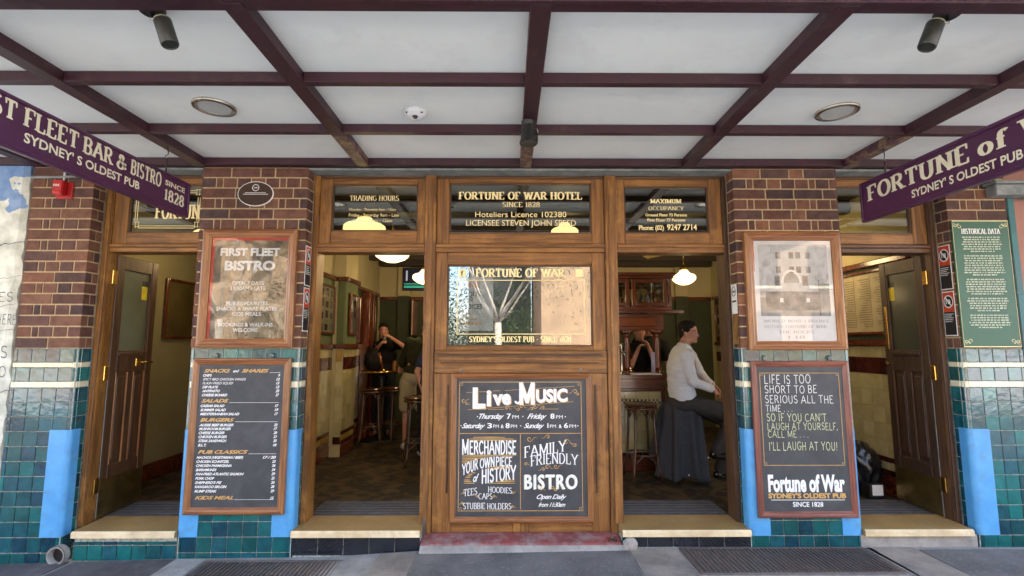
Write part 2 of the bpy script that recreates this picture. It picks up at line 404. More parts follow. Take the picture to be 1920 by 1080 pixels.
def ribbon(bm, pts, w0, w1=None, Y=0, t=.0008):
    """flat painted stroke through (x, z) points on the plane y = Y, width w0 in the middle and w1 at its ends"""
    if w1 is None: w1 = w0
    n = len(pts); L_, R_ = [], []
    for i in range(n):
        a = Vector(pts[max(0, i-1)]); b = Vector(pts[min(n-1, i+1)]); tt = (b - a).normalized(); nv = Vector((-tt.y, tt.x))
        f = 1 - abs(2 * i / (n - 1) - 1); w = (w1 + (w0 - w1) * f) / 2; p = Vector(pts[i])
        q = p + nv * w; r = p - nv * w
        L_.append(bm.verts.new((q.x, Y, q.y))); R_.append(bm.verts.new((r.x, Y, r.y)))
    for i in range(n - 1): bm.faces.new((L_[i], R_[i], R_[i+1], L_[i+1]))
def scroll(bm, x, z, s, fx=1, fz=1, Y=0, turns=1.2, w=.006):
    pts = []
    for i in range(20):
        t = i / 19; a = t * turns * 2 * PI; r = s * (.12 + .5 * (1 - t)); pts.append((x + fx * (r * math.cos(a) - s * .62), z + fz * r * math.sin(a)))
    pts = [(x + fx * s * .9, z - fz * s * .35), (x + fx * s * .35, z - fz * s * .3)] + pts
    ribbon(bm, pts[:2] + pts[3:], w, w * .4, Y)
# ------------------------------------------------------------------ ground, road, street
def gz(x):
    pts = [(-60, -.9), (-6, -.09), (-3.75, -.047), (-2.5, -.014), (-1.4, -.006), (-.65, .038), (.85, .052), (60, .052)]
    for (a, za), (b, zb) in zip(pts, pts[1:]):
        if x <= b: return za + (zb - za) * (x - a) / (b - a)
    return .052
m_asph = M('asphalt', (.20, .185, .172), .85, scale=3, col2=(.12, .112, .106), bump=.8, bscale=140, dirt=(.33, .32, .30), dscale=46, damt=.7, dlo=.56, dhi=.66)
m_tan = M('tan_concrete', (.36, .30, .235), .85, scale=4, col2=(.19, .165, .14), bump=.3, bscale=80, dirt=(.17, .15, .13), dscale=26)
m_flag = M('dark_flagstone', (.10, .085, .085), .7, scale=3, stretch=(1, .6, 1), col2=(.055, .048, .05), bump=.35, bscale=30, rnd=.25, dirt=(.2, .18, .17), dscale=14, damt=.5)
m_grey = M('grey_concrete', (.38, .35, .31), .85, scale=5, col2=(.25, .23, .205), bump=.3, bscale=60, dirt=(.14, .13, .12), dscale=16)
m_pave = M('far_pavement', (.42, .40, .37), .85, scale=2, col2=(.34, .32, .3), bump=.2)
m_road = M('road_asphalt', (.06, .06, .062), .85, scale=3, col2=(.045, .045, .047), bump=.3, bscale=90)
def sheet(name, xs, y0, y1, mat, dz=0., parent=None):
    bm = bmesh.new(); rows = [(bm.verts.new((x, y0, gz(x) + dz)), bm.verts.new((x, y1, gz(x) + dz))) for x in xs]
    for a, b in zip(rows, rows[1:]): bm.faces.new((a[0], b[0], b[1], a[1]))
    return bm_obj(name, bm, mat, parent)
XS = [-60, -20, -6, -5, -3.75, -2.5, -1.4, -.65, .1, .85, 2, 4, 8, 20, 60]
pav = struct(sheet('pavement', XS, -3.2, .0, m_grey))
# slabs of the pavement (each a sheet 4 mm above the one below)
def slab(x0, x1, y0, y1, mat, dz=.006, skew=0.):
    bm = bmesh.new(); P = [(x0, y0), (x1, y0), (x1 + skew, y1), (x0 + skew, y1)]
    top = [bm.verts.new((x, y, gz(x) + dz)) for x, y in P]; bot = [bm.verts.new((x, y, gz(x) - .02)) for x, y in P]
    bm.faces.new(top)
    for k in range(4): bm.faces.new((top[k], bot[k], bot[(k+1) % 4], top[(k+1) % 4]))
    bmesh.ops.recalc_face_normals(bm, faces=bm.faces)
    return bm_obj('paving_slab', bm, mat, pav)
for x0, x1, sk in ((-4.7,-4.02,.1), (-4.0,-3.42,.12), (-3.40,-2.90,.14), (-2.88,-2.52,.1)): slab(x0, x1, -1.1, -.02, m_flag, .006, sk)
slab(-2.5, -2.27, -1.1, -.02, m_grey, .006)
slab(-.985, -.70, -1.1, -.02, m_tan, .006, .02)
slab(-.69, .90, -1.6, -.02, m_asph, .008, .0)
slab(.915, 1.28, -1.4, -.02, m_tan, .006, .0)
slab(2.72, 2.76, -1.2, -.02, m_grey, .006); slab(2.765, 3.12, -1.2, -.02, m_tan, .006, -.04)
slab(3.1, 6.5, -1.2, -.06, m_asph, .008, -.0)
struct(box('kerb', -60, 60, -3.5, -3.2, -.2, .0, m_pave)); 
struct(sheet('road', [-60, 60], -11, -3.5, m_road, -.15))
bm = bmesh.new(); bx(bm, -60, 60, -60, -11, -.3, -.02); struct(bm_obj('far_footpath', bm, m_pave))
bm = bmesh.new(); v = [bm.verts.new(p) for p in ((-600,-600,-1.2),(600,-600,-1.2),(600,600,-1.2),(-600,600,-1.2))]; bm.faces.new(v); struct(bm_obj('ground', bm, m_pave))

def grate(x0, x1, y0, y1, label, tilt=0.):
    t = thing('pavement_grate', label, 'grate', ((x0+x1)/2, (y0+y1)/2, gz((x0+x1)/2)))
    z = gz((x0+x1)/2) + .012
    fr = m_iron
    box('frame', x0, x1, y1-.022, y1, z-.02, z, fr, t, .003); box('frame', x0, x1, y0, y0+.022, z-.02, z, fr, t, .003)
    box('frame', x0, x0+.035, y0+.023, y1-.023, z-.02, z, fr, t, .003); box('frame', x1-.035, x1, y0+.023, y1-.023, z-.02, z, fr, t, .003)
    n = int((x1 - x0 - .07) / .031)
    for i in range(n):
        x = x0 + .05 + (x1 - x0 - .1) * i / (n - 1)
        piece('bar', (.016, y1-y0-.05, .016), .002, m_iron, (x, (y0+y1)/2, z-.009), t)
    box('pit', x0+.036, x1-.036, y0+.024, y1-.024, z-.024, z-.019, m_black, t)  # black sheet close under the bars paints the shade of the pit
    return t
grate(-2.24, -1.0, -.46, -.075, 'rusty iron floor grate in the pavement below the menu chalkboard')
grate(1.30, 2.70, -.45, -.012, 'dark iron floor grate in the pavement below the joke chalkboard')

# ------------------------------------------------------------------ piers
TILE = .11
def pier(x0, x1, label, lrev, rrev, guards, zb):
    t = thing('brick_pier', label, 'pier', ((x0+x1)/2, .06, zb))
    zt, zs = 3.05, 1.565
    box('core', x0+.006, x1-.006, .006, .34, zs, zt-.001, m_mortar, t)
    box('tile_backing', x0+.006, x1-.006, .006, .34, zb-.25, zs-.001, m_grout, t)
    # bricks
    n = 17; h = (zt - zs) / n; j = .012
    for c in range(n):
        z = zs + h * (c + .5); L = x1 - x0; w = []
        if c % 2 == 0:
            k = max(2, round(L / .235)); w = [L / k] * k
            if L > .6: w = [.235, .24, .12, L - .595] if c % 4 == 0 else [L - .595, .235, .24, .12]
        else:
            rest = L; pat = [.115, .056, .115, .115, .118, .115, .056, .115, .115]; i = 0; off = random.choice([0, 0, 5]) if L < .6 else 0
            while rest > .05: 
                q = pat[(i + off) % len(pat)]; q = min(q, rest); w.append(q); rest -= q; i += 1
            s = sum(w); w = [q * L / s for q in w]
        x = x0
        for i, q in enumerate(w):
            first, last = i == 0, i == len(w) - 1
            dy = .115
            a = x if first else x + j/2; b = x + q if last else x + q - j/2
            a, b = round(a, 3), round(b, 3)
            yy = random.uniform(-.0015, .0015)
            if (first and lrev or last and rrev) and c % 2 == 0:
                piece('brick', (b-a, .062, h-j), .0025, m_brick, ((a+b)/2, .031+yy, z), t, jit=.004)
                xa = x0 if first else x1 - .1; piece('brick', (.1, .05, h-j), .0025, m_brick, (xa+.05, .097, z), t, jit=.004)
            else:
                piece('brick', (b-a, dy, h-j), .0025, m_brick, ((a+b)/2, dy/2+yy, z), t, jit=.004)
            x += q
    # tiles
    R = .032; jt = .005
    rows = []; z = zs - .003
    rows.append((z - .105, z)); z -= .108
    rows.append(('b', z - .036, z)); z -= .040
    rows.append((z - .105, z)); z -= .108
    rows.append(('b', z - .045, z)); z -= .049
    while z > zb + .01:
        rows.append((max(z - .107, zb), z)); z -= .112
    xl = x0 + R; xr = x1 - R
    k = max(1, round((xr - xl) / TILE)); tw = (xr - xl) / k
    for r in rows:
        band = r[0] == 'b'; za, zc = (r[1], r[2]) if band else r
        mat = m_cream if band else m_tile
        if zc - za < .012: continue
        hh = round(zc - za, 3)
        if band:
            piece('tile', (xr-xl, .012, hh), .003, mat, ((xl+xr)/2, .002, (za+zc)/2), t)
        else:
            for i in range(k): piece('tile', (round(tw-jt, 4), .012, hh), .003, mat, (xl + tw*(i+.5), .004 + random.uniform(-.001, .001), (za+zc)/2), t, jit=.006)
        for side, rev in ((-1, lrev), (1, rrev)):
            if not rev: 
                piece('tile', (R - .004, .012, hh), .003, mat, ((x0+R/2) if side < 0 else (x1-R/2), .004, (za+zc)/2), t); continue
            key = ('bull', side, hh, mat.name)
            me = _cache.get(key)
            if me is None:
                bm = bmesh.new(); pr = []
                for a in range(7):
                    g = math.radians(15 * a); pr.append((side * (math.sin(g) * R), -R * math.cos(g) + R - .002))
                pr += [(side * (R - .006), R), (0, .012)]
                A = [bm.verts.new((px, py, -hh/2)) for px, py in pr]; B = [bm.verts.new((px, py, hh/2)) for px, py in pr]
                bm.faces.new(A); bm.faces.new(B[::-1])
                for q in range(len(pr)): bm.faces.new((A[q], A[(q+1) % len(pr)], B[(q+1) % len(pr)], B[q]))
                bmesh.ops.recalc_face_normals(bm, faces=bm.faces)
                me = bpy.data.meshes.new('tile'); bm.to_mesh(me); bm.free(); me.materials.append(mat); _cache[key] = me
            o = bpy.data.objects.new('tile', me); COL.objects.link(o); o.parent = t
            o.location = Vector(((x0+R) if side < 0 else (x1-R), 0, (za+zc)/2)) - t.location
            piece('tile', (.012, .09, hh), .003, mat, ((x0+.004) if side < 0 else (x1-.004), R + .003 + .045, (za+zc)/2), t, jit=.004)
    for side in guards:
        bm = bmesh.new(); gw = .155; pr = []; T = .006
        X = lambda u: (x0 + u) if side < 0 else (x1 - u)
        outer = [(gw, -T-.003)] + [(R - math.sin(math.radians(15*a)) * (R+T), R - math.cos(math.radians(15*a)) * (R+T) - .003) for a in range(7)] + [(-T, .085)]
        inner = [(.02, .085), (R, .02), (gw, .02)]
        P = outer + inner
        A = [bm.verts.new((X(u), v, max(.142, zb+.06))) for u, v in P]; B = [bm.verts.new((X(u), v, .937)) for u, v in P]
        bm.faces.new(A); bm.faces.new(B[::-1])
        for q in range(len(P)): bm.faces.new((A[q], A[(q+1) % len(P)], B[(q+1) % len(P)], B[q]))
        bmesh.ops.recalc_face_normals(bm, faces=bm.faces)
        bm_obj('corner_guard', bm, m_blue, t)
    return t
P1 = pier(-3.905, -3.40, 'brick pier with teal tiles beside the painted mural wall, fire alarm near its top', False, True, (1,), -.06)
P2 = pier(-2.52, -1.65, 'brick and teal tile pier carrying the bistro poster and the menu chalkboard', True, True, (-1, 1), -.02)
P3 = pier(1.855, 2.72, 'brick and teal tile pier carrying the old photograph and the joke chalkboard', True, True, (-1, 1), .045)
P4 = pier(3.62, 4.12, 'brick pier with dark teal tiles carrying the green historical board', True, False, (-1,), .04)

# ------------------------------------------------------------------ neighbours
def mural():
    t = thing('mural_wall', 'peeling painted wall with blue top, white plaster and handwritten words beside the brick pier', 'wall', (-5, 0, 0))
    m = bpy.data.materials.new('mural_paint'); m.use_nodes = True; N = m.node_tree.nodes; L = m.node_tree.links
    g = N.new('ShaderNodeNewGeometry'); sp = N.new('ShaderNodeSeparateXYZ'); L.new(g.outputs[0], sp.inputs[0])
    no = N.new('ShaderNodeTexNoise'); no.inputs['Scale'].default_value = 3.6; no.inputs['Detail'].default_value = 7; L.new(g.outputs[0], no.inputs[0])
    a = N.new('ShaderNodeMath'); a.operation = 'MULTIPLY_ADD'; a.inputs[1].default_value = 1.5; L.new(no.outputs[0], a.inputs[0]); L.new(sp.outputs[2], a.inputs[2])
    x = N.new('ShaderNodeMath'); x.operation = 'MULTIPLY_ADD'; x.inputs[1].default_value = -.6; L.new(sp.outputs[0], x.inputs[0]); L.new(a.outputs[0], x.inputs[2])
    gt = N.new('ShaderNodeMath'); gt.operation = 'GREATER_THAN'; gt.inputs[1].default_value = 5.97; L.new(x.outputs[0], gt.inputs[0])
    n2 = N.new('ShaderNodeTexNoise'); n2.inputs['Scale'].default_value = 9; n2.inputs['Detail'].default_value = 9; L.new(g.outputs[0], n2.inputs[0])
    r1 = N.new('ShaderNodeValToRGB'); r1.color_ramp.elements[0].position = .35; r1.color_ramp.elements[0].color = (.50, .50, .42, 1); r1.color_ramp.elements[1].position = .6; r1.color_ramp.elements[1].color = (.76, .76, .66, 1)
    r2 = N.new('ShaderNodeValToRGB'); r2.color_ramp.elements[0].position = .35; r2.color_ramp.elements[0].color = (.13, .24, .46, 1); r2.color_ramp.elements[1].position = .65; r2.color_ramp.elements[1].color = (.27, .38, .56, 1)
    L.new(n2.outputs[0], r1.inputs[0]); L.new(n2.outputs[0], r2.inputs[0])
    mx = N.new('ShaderNodeMix'); mx.data_type = 'RGBA'; L.new(gt.outputs[0], mx.inputs[0]); L.new(r1.outputs[0], mx.inputs[6]); L.new(r2.outputs[0], mx.inputs[7])
    b = N['Principled BSDF']; b.inputs['Roughness'].default_value = .85; L.new(mx.outputs[2], b.inputs['Base Color'])
    bu = N.new('ShaderNodeBump'); bu.inputs['Strength'].default_value = .5; bu.inputs['Distance'].default_value = .01
    L.new(n2.outputs[0], bu.inputs['Height']); L.new(bu.outputs[0], b.inputs['Normal'])
    # wall with a ragged right edge against the pier
    rr = random.Random(3); bm = bmesh.new(); prev = None
    for i in range(60):
        z = -.3 + i * .065; xe = -3.912 - rr.uniform(0, .03); 
        ring = [bm.verts.new((-9, -.012, z)), bm.verts.new((xe - .04, -.012, z)), bm.verts.new((xe, .01, z)), bm.verts.new((xe, .3, z)), bm.verts.new((-9, .3, z))]
        if prev:
            for k in range(5): bm.faces.new((prev[k], prev[(k+1) % 5], ring[(k+1) % 5], ring[k]))
        else: bm.faces.new(ring[::-1])
        prev = ring
    bm.faces.new(prev); bmesh.ops.recalc_face_normals(bm, faces=bm.faces)
    bm_obj('wall_face', bm, m, t)
    ink = M('mural_ink', (.12, .13, .13), .9, scale=30, col2=(.3, .3, .28), lo=.45, hi=.6)
    Y = -.016
    lt(t, 'CES', (-22, 548, 24, 565), Y, ink, 'chalk', name='painted_word'); lt(t, 'HERE.', (-8, 590, 34, 608), Y, ink, 'chalk', name='painted_word')
    lt(t, 'AS', (-22, 648, 13, 670), Y, ink, 'chalk', name='painted_word'); lt(t, 'GO', (-20, 686, 10, 706), Y, ink, 'chalk', name='painted_word')
    for z, x0, x1, w in ((457, -60, 52, .012), (574, -60, 30, .006), (620, -60, 32, .007), (520, -40, 48, .004), (735, -60, 28, .009)):
        bm = bmesh.new(); pts = []
        for i in range(14):
            p = at(x0 + (x1 - x0) * i / 13, z + 8 * (1 - i / 13) + rr.uniform(-1.5, 1.5) - i * .3, Y + .001); pts.append((p.x, p.z))
        ribbon(bm, pts, w, w * .4, Y + .001); bm_obj('crack', bm, ink, t)
    return t
mural()
m_salmon = M('salmon_render', (.42, .20, .15), .85, scale=3, col2=(.34, .17, .13), bump=.2, bscale=40)
m_tealpaint = M('teal_paint', (.02, .13, .13), .5, scale=6, col2=(.015, .09, .10), dirt=(.1, .12, .12))
nb = thing('neighbour_building', 'salmon rendered neighbouring building at the far right edge past the teal drainpipe', 'building', (6, .2, 0))
box('wall', 4.20, 14, .12, .5, -.2, 5.2, m_salmon, nb); box('plinth', 4.20, 14, .09, .119, -.2, .32, m_grey, nb, .004)
dp = thing('drainpipe', 'teal painted square drainpipe between the end pier and the salmon wall', 'drainpipe', (4.155, .05, 0))
box('pipe', 4.128, 4.188, .0, .07, .03, 2.86, m_tealpaint, dp, .006)
for z in (1.0, 2.0): box('bracket', 4.12, 4.196, -.004, .075, z, z + .03, m_tealpaint, dp, .003)
rw = thing('rainwater_head', 'weathered grey lead rainwater head on top of the teal drainpipe', 'gutter', (4.1, .0, 2.86))
m_lead = M('lead_grey', (.25, .26, .25), .7, scale=8, col2=(.14, .16, .15), dirt=(.35, .36, .33), dscale=12, bump=.3)
box('head_box', 3.95, 4.22, -.10, .0-.004, 2.80, 2.89, m_lead, rw, .006); box('gutter_run', 4.225, 8, -.09, .02, 2.80, 2.88, m_tealpaint, rw, .006)
box('rim', 3.93, 4.22, -.12, -.004, 2.892, 2.915, m_lead, rw, .004)
pe = thing('drain_outlet', 'short round concrete drain outlet poking out of teal tiles under the left doorstep', 'pipe', (-3.385, -.05, .03))
lathe('pipe_ring', [(.072, -.045), (.072, .0), (.054, .0), (.054, -.042), (.058, -.048), (.068, -.048)][::-1], (-3.385, 0, .022), m_grey, pe, 24, 'y', cap=False)
lathe('pipe_inside', [(.0535, -.004), (.0535, -.001)], (-3.385, 0, .022), m_black, pe, 20, 'y')  # black disc paints the shade inside the pipe
# ------------------------------------------------------------------ awning
aw = thing('street_awning', 'flat awning with white ceiling panels and purple battens over the pub front', 'awning', (0, -1, 3.05))
LB = [.14 + 1.333 * k for k in range(-5, 6)]
CB = [(-.03), -.667, -1.33, -1.978]
m_lamplit = M('lamplit_purple', (.075, .016, .045), .5, scale=5, col2=(.045, .012, .026), bump=.3, bscale=60, dirt=(.26, .17, .07), dscale=14, damt=.85, dlo=.47, dhi=.6)  # gold-brown patches stand for warm lamplight painted on the batten ends
for i, y in enumerate(CB):
    w = .028 if i in (0, 3) else .026
    for a, b in zip(LB, LB[1:]):
        box('cross_batten', a + .047, b - .047, y - w, y + w, 3.052, 3.112, m_purple, aw, .003)
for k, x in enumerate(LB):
    for (ya, yb, mt) in ((-2.006, -.65, m_purple), (-.648, -.0, m_lamplit if k in (4, 5, 7) else m_purple)):
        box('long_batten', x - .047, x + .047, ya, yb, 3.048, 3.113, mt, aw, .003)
for a, b in zip(LB, LB[1:]):
    for y0, y1 in zip(CB[1:], CB):
        box('ceiling_panel', a - .0, b - .003, y0 + .0, y1 - .003, 3.114, 3.13, m_ceil, aw)
box('roof_deck', -6.6, 6.9, -2.005, .1, 3.14, 3.2, m_grey, aw)
box('fascia', -6.6, 6.9, -2.038, -2.008, 3.045, 3.3, m_purple, aw, .004)
box('gutter_lip', -6.6, 6.9, -2.16, -2.04, 3.06, 3.2, M('gutter_lilac', (.82, .74, .86), .5, scale=5), aw, .006)
# cornice between awning and shopfront
box('cornice', -1.648, 1.853, -.0, .14, 3.03, 3.047, m_lead, aw, .003)
box('cornice', -3.398, -2.523, -.0, .14, 3.03, 3.047, m_lead, aw, .003); box('cornice', 2.723, 3.618, -.0, .14, 3.03, 3.047, m_lead, aw, .003)
up = thing('upper_facade', 'brick upper storeys of the pub above the awning', 'building', (0, .2, 3.2))
box('wall', -9, 14, .1, .5, 3.21, 7.5, M('upper_brick', (.17, .085, .058), .85, scale=3, col2=(.13, .07, .05), bump=.2, bscale=20), up)
for x in (-3, -.2, 2.6):
    box('window', x - .45, x + .45, .06, .1-.003, 4.4, 6.2, m_black, up, .01)

# things fixed under the awning
def spotlight(x, label, dx):
    t = thing('spotlight', label, 'spotlight', (x, -1.9, 3.11), 'spotlights under the awning edge')
    lathe('base', [(.052, 0), (.052, .02), (.03, .03)][::-1], (x, -1.9, 3.078), m_dkmetal, t, 24)
    p0 = Vector((x, -1.9, 3.08)); p1 = p0 + Vector((dx * .12, -.0, -.045))
    tube('arm', [p0, p0 + Vector((0, 0, -.03)), p1], .009, m_metal, t)
    a = p1 + Vector((-dx * .02, 0, .004)); dirv = Vector((dx * .9, .0, -1.0)).normalized()
    top = p1 + dirv * -.005; bot = top + dirv * .125
    bm = bmesh.new(); lathe_bm(bm, [(.0, 0), (.034, 0), (.036, .004), (.036, .12), (.033, .125), (.030, .118), (0, .116)], (0, 0, 0), 28)
    R_ = dirv.to_track_quat('Z', 'Y').to_matrix().to_4x4(); R_.translation = top; bmesh.ops.transform(bm, matrix=R_, verts=bm.verts)
    o = bm_obj('lamp_head', bm, M('lamp_black', (.012, .014, .013), .5, scale=20, col2=(.025, .026, .022), dirt=(.07, .07, .05), dscale=30, damt=.5), t, True); o.data.set_sharp_from_angle(angle=.6)
    bm = bmesh.new(); lathe_bm(bm, [(.0, -.004), (.035, -.004), (.035, -.001), (0, -.001)][::-1], (0, 0, 0), 28)
    bmesh.ops.transform(bm, matrix=R_, verts=bm.verts); bm_obj('end_cap', bm, M('lamp_cap', (.5, .46, .3), .5, scale=10), t)
    return t
spotlight(-1.60, 'black tube spotlight under the awning above the fire alarm side, tilted right', .42)
spotlight(1.99, 'black tube spotlight under the awning on the side of the green board, tilted left', -.5)
def downlight(x, y, label):
    t = thing('downlight', label, 'downlight', (x, y, 3.1), 'round recessed downlights')
    lathe('rim', [(.125, 0), (.128, .006), (.128, .014), (.098, .014), (.098, .0), (.11, -.004)], (x, y, 3.099), M('nickel_rim', (.55, .5, .42), .35, .9, scale=8), t, 40, cap=False)
    lathe('lens', [(.097, .004), (.097, .012)], (x, y, 3.099), M('frosted_lens', (.5, .53, .5), .25, scale=4, col2=(.42, .45, .42), coat=.5), t, 40)
downlight(-1.885, -.939, 'round unlit downlight in the awning above the bistro poster')
downlight(2.146, -.90, 'round unlit downlight in the awning above the old photograph')
t = thing('dome_camera', 'white domed security camera with dark lenses on the awning ceiling', 'camera', (-.61, -.873, 3.11))
lathe('housing', [(.0, -.045), (.03, -.043), (.055, -.034), (.07, -.018), (.075, 0), (.075, .004)], (-.61, -.873, 3.109), m_plas, t, 32)
lathe('lens', [(.0, -.016), (.012, -.014), (.018, -.004), (.018, 0)], (-.606, -.905, 3.068), m_black, t, 16)
for dx in (-.047, .047): lathe('lens', [(.0, -.006), (.007, -.004), (.009, 0)], (-.61 + dx, -.917, 3.089), m_black, t, 12)
t = thing('black_floodlight', 'small black floodlight hanging from the middle batten with a metal bracket', 'light', (.13, -.87, 3.05))
lathe('mount', [(.045, 0), (.04, -.02), (.03, -.035)], (.128, -.87, 3.047), m_dkmetal, t, 20)
lathe('body', [(.028, -.02), (.042, -.028), (.046, -.06), (.05, -.12), (.058, -.14), (.056, -.152), (.0, -.15)][::-1], (.128, -.872, 3.045), m_dkmetal, t, 24)
box('bracket', .18, .19, -.89, -.85, 2.9, 3.0, m_dkmetal, t, .003); tube('cable', [(.10, -.86, 3.04), (.085, -.87, 2.99), (.10, -.88, 2.96)], .005, m_dkmetal, t)
tube('clamp', [(.165, -.895, 2.99), (.185, -.9, 2.985), (.19, -.9, 2.96)], .004, m_metal, t)

def hanging_sign(X, y0, y1, z0, z1, facing, label):
    t = thing('hanging_sign', label, 'sign', (X, (y0+y1)/2, z1), 'purple signs hung under the awning')
    box('board', X - .018, X + .018, y0, y1, z0, z1, m_signp, t, .004)
    f = X + facing * .018
    for (a, b, c, e) in ((y0, y1, z1 - .022, z1), (y0, y1, z0, z0 + .022), (y0, y0 + .022, z0 + .0222, z1 - .0222), (y1 - .022, y1, z0 + .0222, z1 - .0222)):
        box('moulding', f + facing * .001, f + facing * .011, a, b, c, e, m_signp, t, .004)
    return t, f + facing * .0025
sL, fx_ = hanging_sign(-2.52, -2.35, -.18, 2.573, 2.845, 1, 'purple hanging sign lettered FIRST FLEET BAR & BISTRO under the awning')
lx(sL, 'FIRST FLEET', fx_, -1.86, -1.197, 2.722, 2.817, m_ivory, 'slab'); lx(sL, 'BAR', fx_, -1.155, -.945, 2.722, 2.817, m_ivory, 'slab')
lx(sL, '&', fx_, -.905, -.825, 2.722, 2.812, m_ivory, 'slab'); lx(sL, 'BISTRO', fx_, -.785, -.50, 2.722, 2.817, m_ivory, 'slab')
lx(sL, "SYDNEY' S OLDEST PUB", fx_, -1.51, -.70, 2.637, 2.69, m_ivory, 'bold')
lx(sL, 'SINCE', fx_, -.455, -.235, 2.755, 2.793, m_ivory, 'bold'); lx(sL, '1828', fx_, -.455, -.24, 2.645, 2.725, m_ivory, 'slab')
sR, fx_ = hanging_sign(2.80, -2.3, -.18, 2.545, 2.858, -1, 'purple hanging sign lettered FORTUNE of WAR under the awning')
def lxr(parent, s, X, y0, y1, z0, z1, mat, style):   # reads from y0 (far) to y1 (near) on a face looking towards -x
    return letters(parent, s, (X, y0, z0), (0, y1 - y0, 0), (0, 0, z1 - z0), mat, style)
lxr(sR, 'FORTUNE', fx_, -.265, -1.11, 2.695, 2.808, m_ivory, 'slab'); lxr(sR, 'of', fx_, -1.175, -1.345, 2.70, 2.80, m_ivory, 'slab')
lxr(sR, 'WAR', fx_, -1.43, -1.9, 2.695, 2.808, m_ivory, 'slab'); lxr(sR, "SYDNEY' S OLDEST PUB", fx_, -.67, -1.42, 2.60, 2.655, m_ivory, 'bold')
for X, ys, s in ((-2.52, (-.43, -1.7), sL), (2.80, (-.43, -1.7), sR)):
    for y in ys:
        tube('hanger_rod', [(X, y, 2.85), (X, y, 2.955)], .006, m_purple, s, 6)
        tube('hanger_hook', [(X, y, 2.955), (X - .008, y - .008, 2.975), (X + .006, y + .004, 2.995), (X, y, 3.048)], .004, m_metal, s, 6)

# ------------------------------------------------------------------ timber shopfront in the middle
sf = thing('timber_shopfront', 'oak framed shopfront with three transom windows and a closed servery panel between two open doorways', 'shopfront', (.1, .14, .12))
FY = .135
def post(x0, x1, y0, y1, z0, z1, mat=None): return box('post', x0, x1, y0, y1, z0, z1, mat or m_oakz, sf, .005, 2)
post(-1.648, -1.603, FY, .30, .17, 3.028); post(1.817, 1.853, FY, .30, .17, 3.028, m_oakd)
post(-.703, -.612, FY - .02, .30, .118, 3.028); post(.813, .912, FY - .02, .30, .118, 3.028)
for x in (-.6575, .8625): post(x - .022, x + .022, FY - .034, FY - .021, .20, 2.99)
def rail(x0, x1, y0, y1, z0, z1, name='transom_rail', mat=None): return box(name, x0, x1, y0, y1, z0, z1, mat or m_oakx, sf, .005, 2)
for a, b in ((-1.601, -.705), (-.61, .811), (.914, 1.815)):
    rail(a, b, FY - .004, .29, 2.366, 2.405); rail(a, b, FY - .02, .29, 2.4055, 2.430); rail(a, b, FY + .002, .29, 2.4305, 2.442)
    rail(a, b, FY + .01, .28, 3.005, 3.028, 'head_rail', m_oakdx)
m_tglass = glassy('window_glass', .17, (.80, .82, .72), edge=.8)
m_mirror = glassy('servery_glass', .17, (.8, .8, .78), edge=.9)
def frame(parent, x0, x1, z0, z1, w, y0, y1, mx_, mz_, name='frame_rail', bevel=.004):
    wl_, wr, wt, wb = w if isinstance(w, tuple) else (w,)*4
    box(name, x0, x0 + wl_, y0, y1, z0, z1, mz_, parent, bevel); box(name, x1 - wr, x1, y0, y1, z0, z1, mz_, parent, bevel)
    box(name, x0 + wl_ + .0006, x1 - wr - .0006, y0 + .001, y1 - .001, z1 - wt, z1, mx_, parent, bevel); box(name, x0 + wl_ + .0006, x1 - wr - .0006, y0 + .001, y1 - .001, z0, z0 + wb, mx_, parent, bevel)
def sash(x0, x1, z0, z1, gx0, gx1, gz0, gz1, glass, name='transom_window', par=None, y=FY):
    par = par or sf
    s = link(name, bpy.data.meshes.new(name), None, par)
    bm = bmesh.new(); bx(bm, x0, gx0, y + .012, y + .06, z0, z1); bev(bm, .004); bm.to_mesh(s.data); bm.free(); s.data.materials.append(m_oakz)
    box('sash_stile', gx1, x1, y + .012, y + .06, z0, z1, m_oakz, s, .004)
    for c, e in ((z0, gz0), (gz1, z1)): box('sash_rail', gx0 + .0005, gx1 - .0005, y + .013, y + .058, c, e, m_oakx, s, .004)
    # dark rebate line and bead round the pane
    bw = .012
    box('glazing_bead', gx0 + .0006, gx1 - .0006, y + .022, y + .055, gz1 - bw, gz1 - .0005, m_oakdx, s, .002); box('glazing_bead', gx0 + .0006, gx1 - .0006, y + .022, y + .055, gz0 + .0005, gz0 + bw, m_oakdx, s, .002)
    box('glazing_bead', gx0 + .0006, gx0 + bw, y + .022, y + .055, gz0 + bw + .0005, gz1 - bw - .0005, m_oakd, s, .002); box('glazing_bead', gx1 - bw, gx1 - .0006, y + .022, y + .055, gz0 + bw + .0005, gz1 - bw - .0005, m_oakd, s, .002)
    box('pane', gx0 + bw, gx1 - bw, y + .036, y + .040, gz0 + bw, gz1 - bw, glass, s)
    return s
GY = FY + .0352
w1 = sash(-1.601, -.705, 2.4425, 3.0045, -1.503, -.773, 2.549, 2.955, m_tglass)
w2 = sash(-.61, .811, 2.4425, 3.0045, -.504, .706, 2.528, 2.972, m_tglass)
w3 = sash(.914, 1.815, 2.4425, 3.0045, .987, 1.71, 2.534, 2.945, m_tglass)
lt(w1, 'TRADING HOURS', (656, 367, 748, 376), GY, m_gold, 'serif'); lt(w1, 'Monday - Thursday 9am - 12am', (655, 390, 742, 395), GY, m_gold, 'sans')
lt(w1, 'Friday - Saturday 9am - Late', (654, 400, 748, 406), GY, m_gold, 'sans'); lt(w1, 'Sunday 10am - 12am', (662, 410, 735, 416), GY, m_gold, 'sans')
lt(w2, 'FORTUNE OF WAR HOTEL', (861, 360, 1091, 373.5), GY, m_gold, 'serifb'); lt(w2, 'SINCE 1828', (942, 379, 1012, 388), GY, m_gold, 'serif')
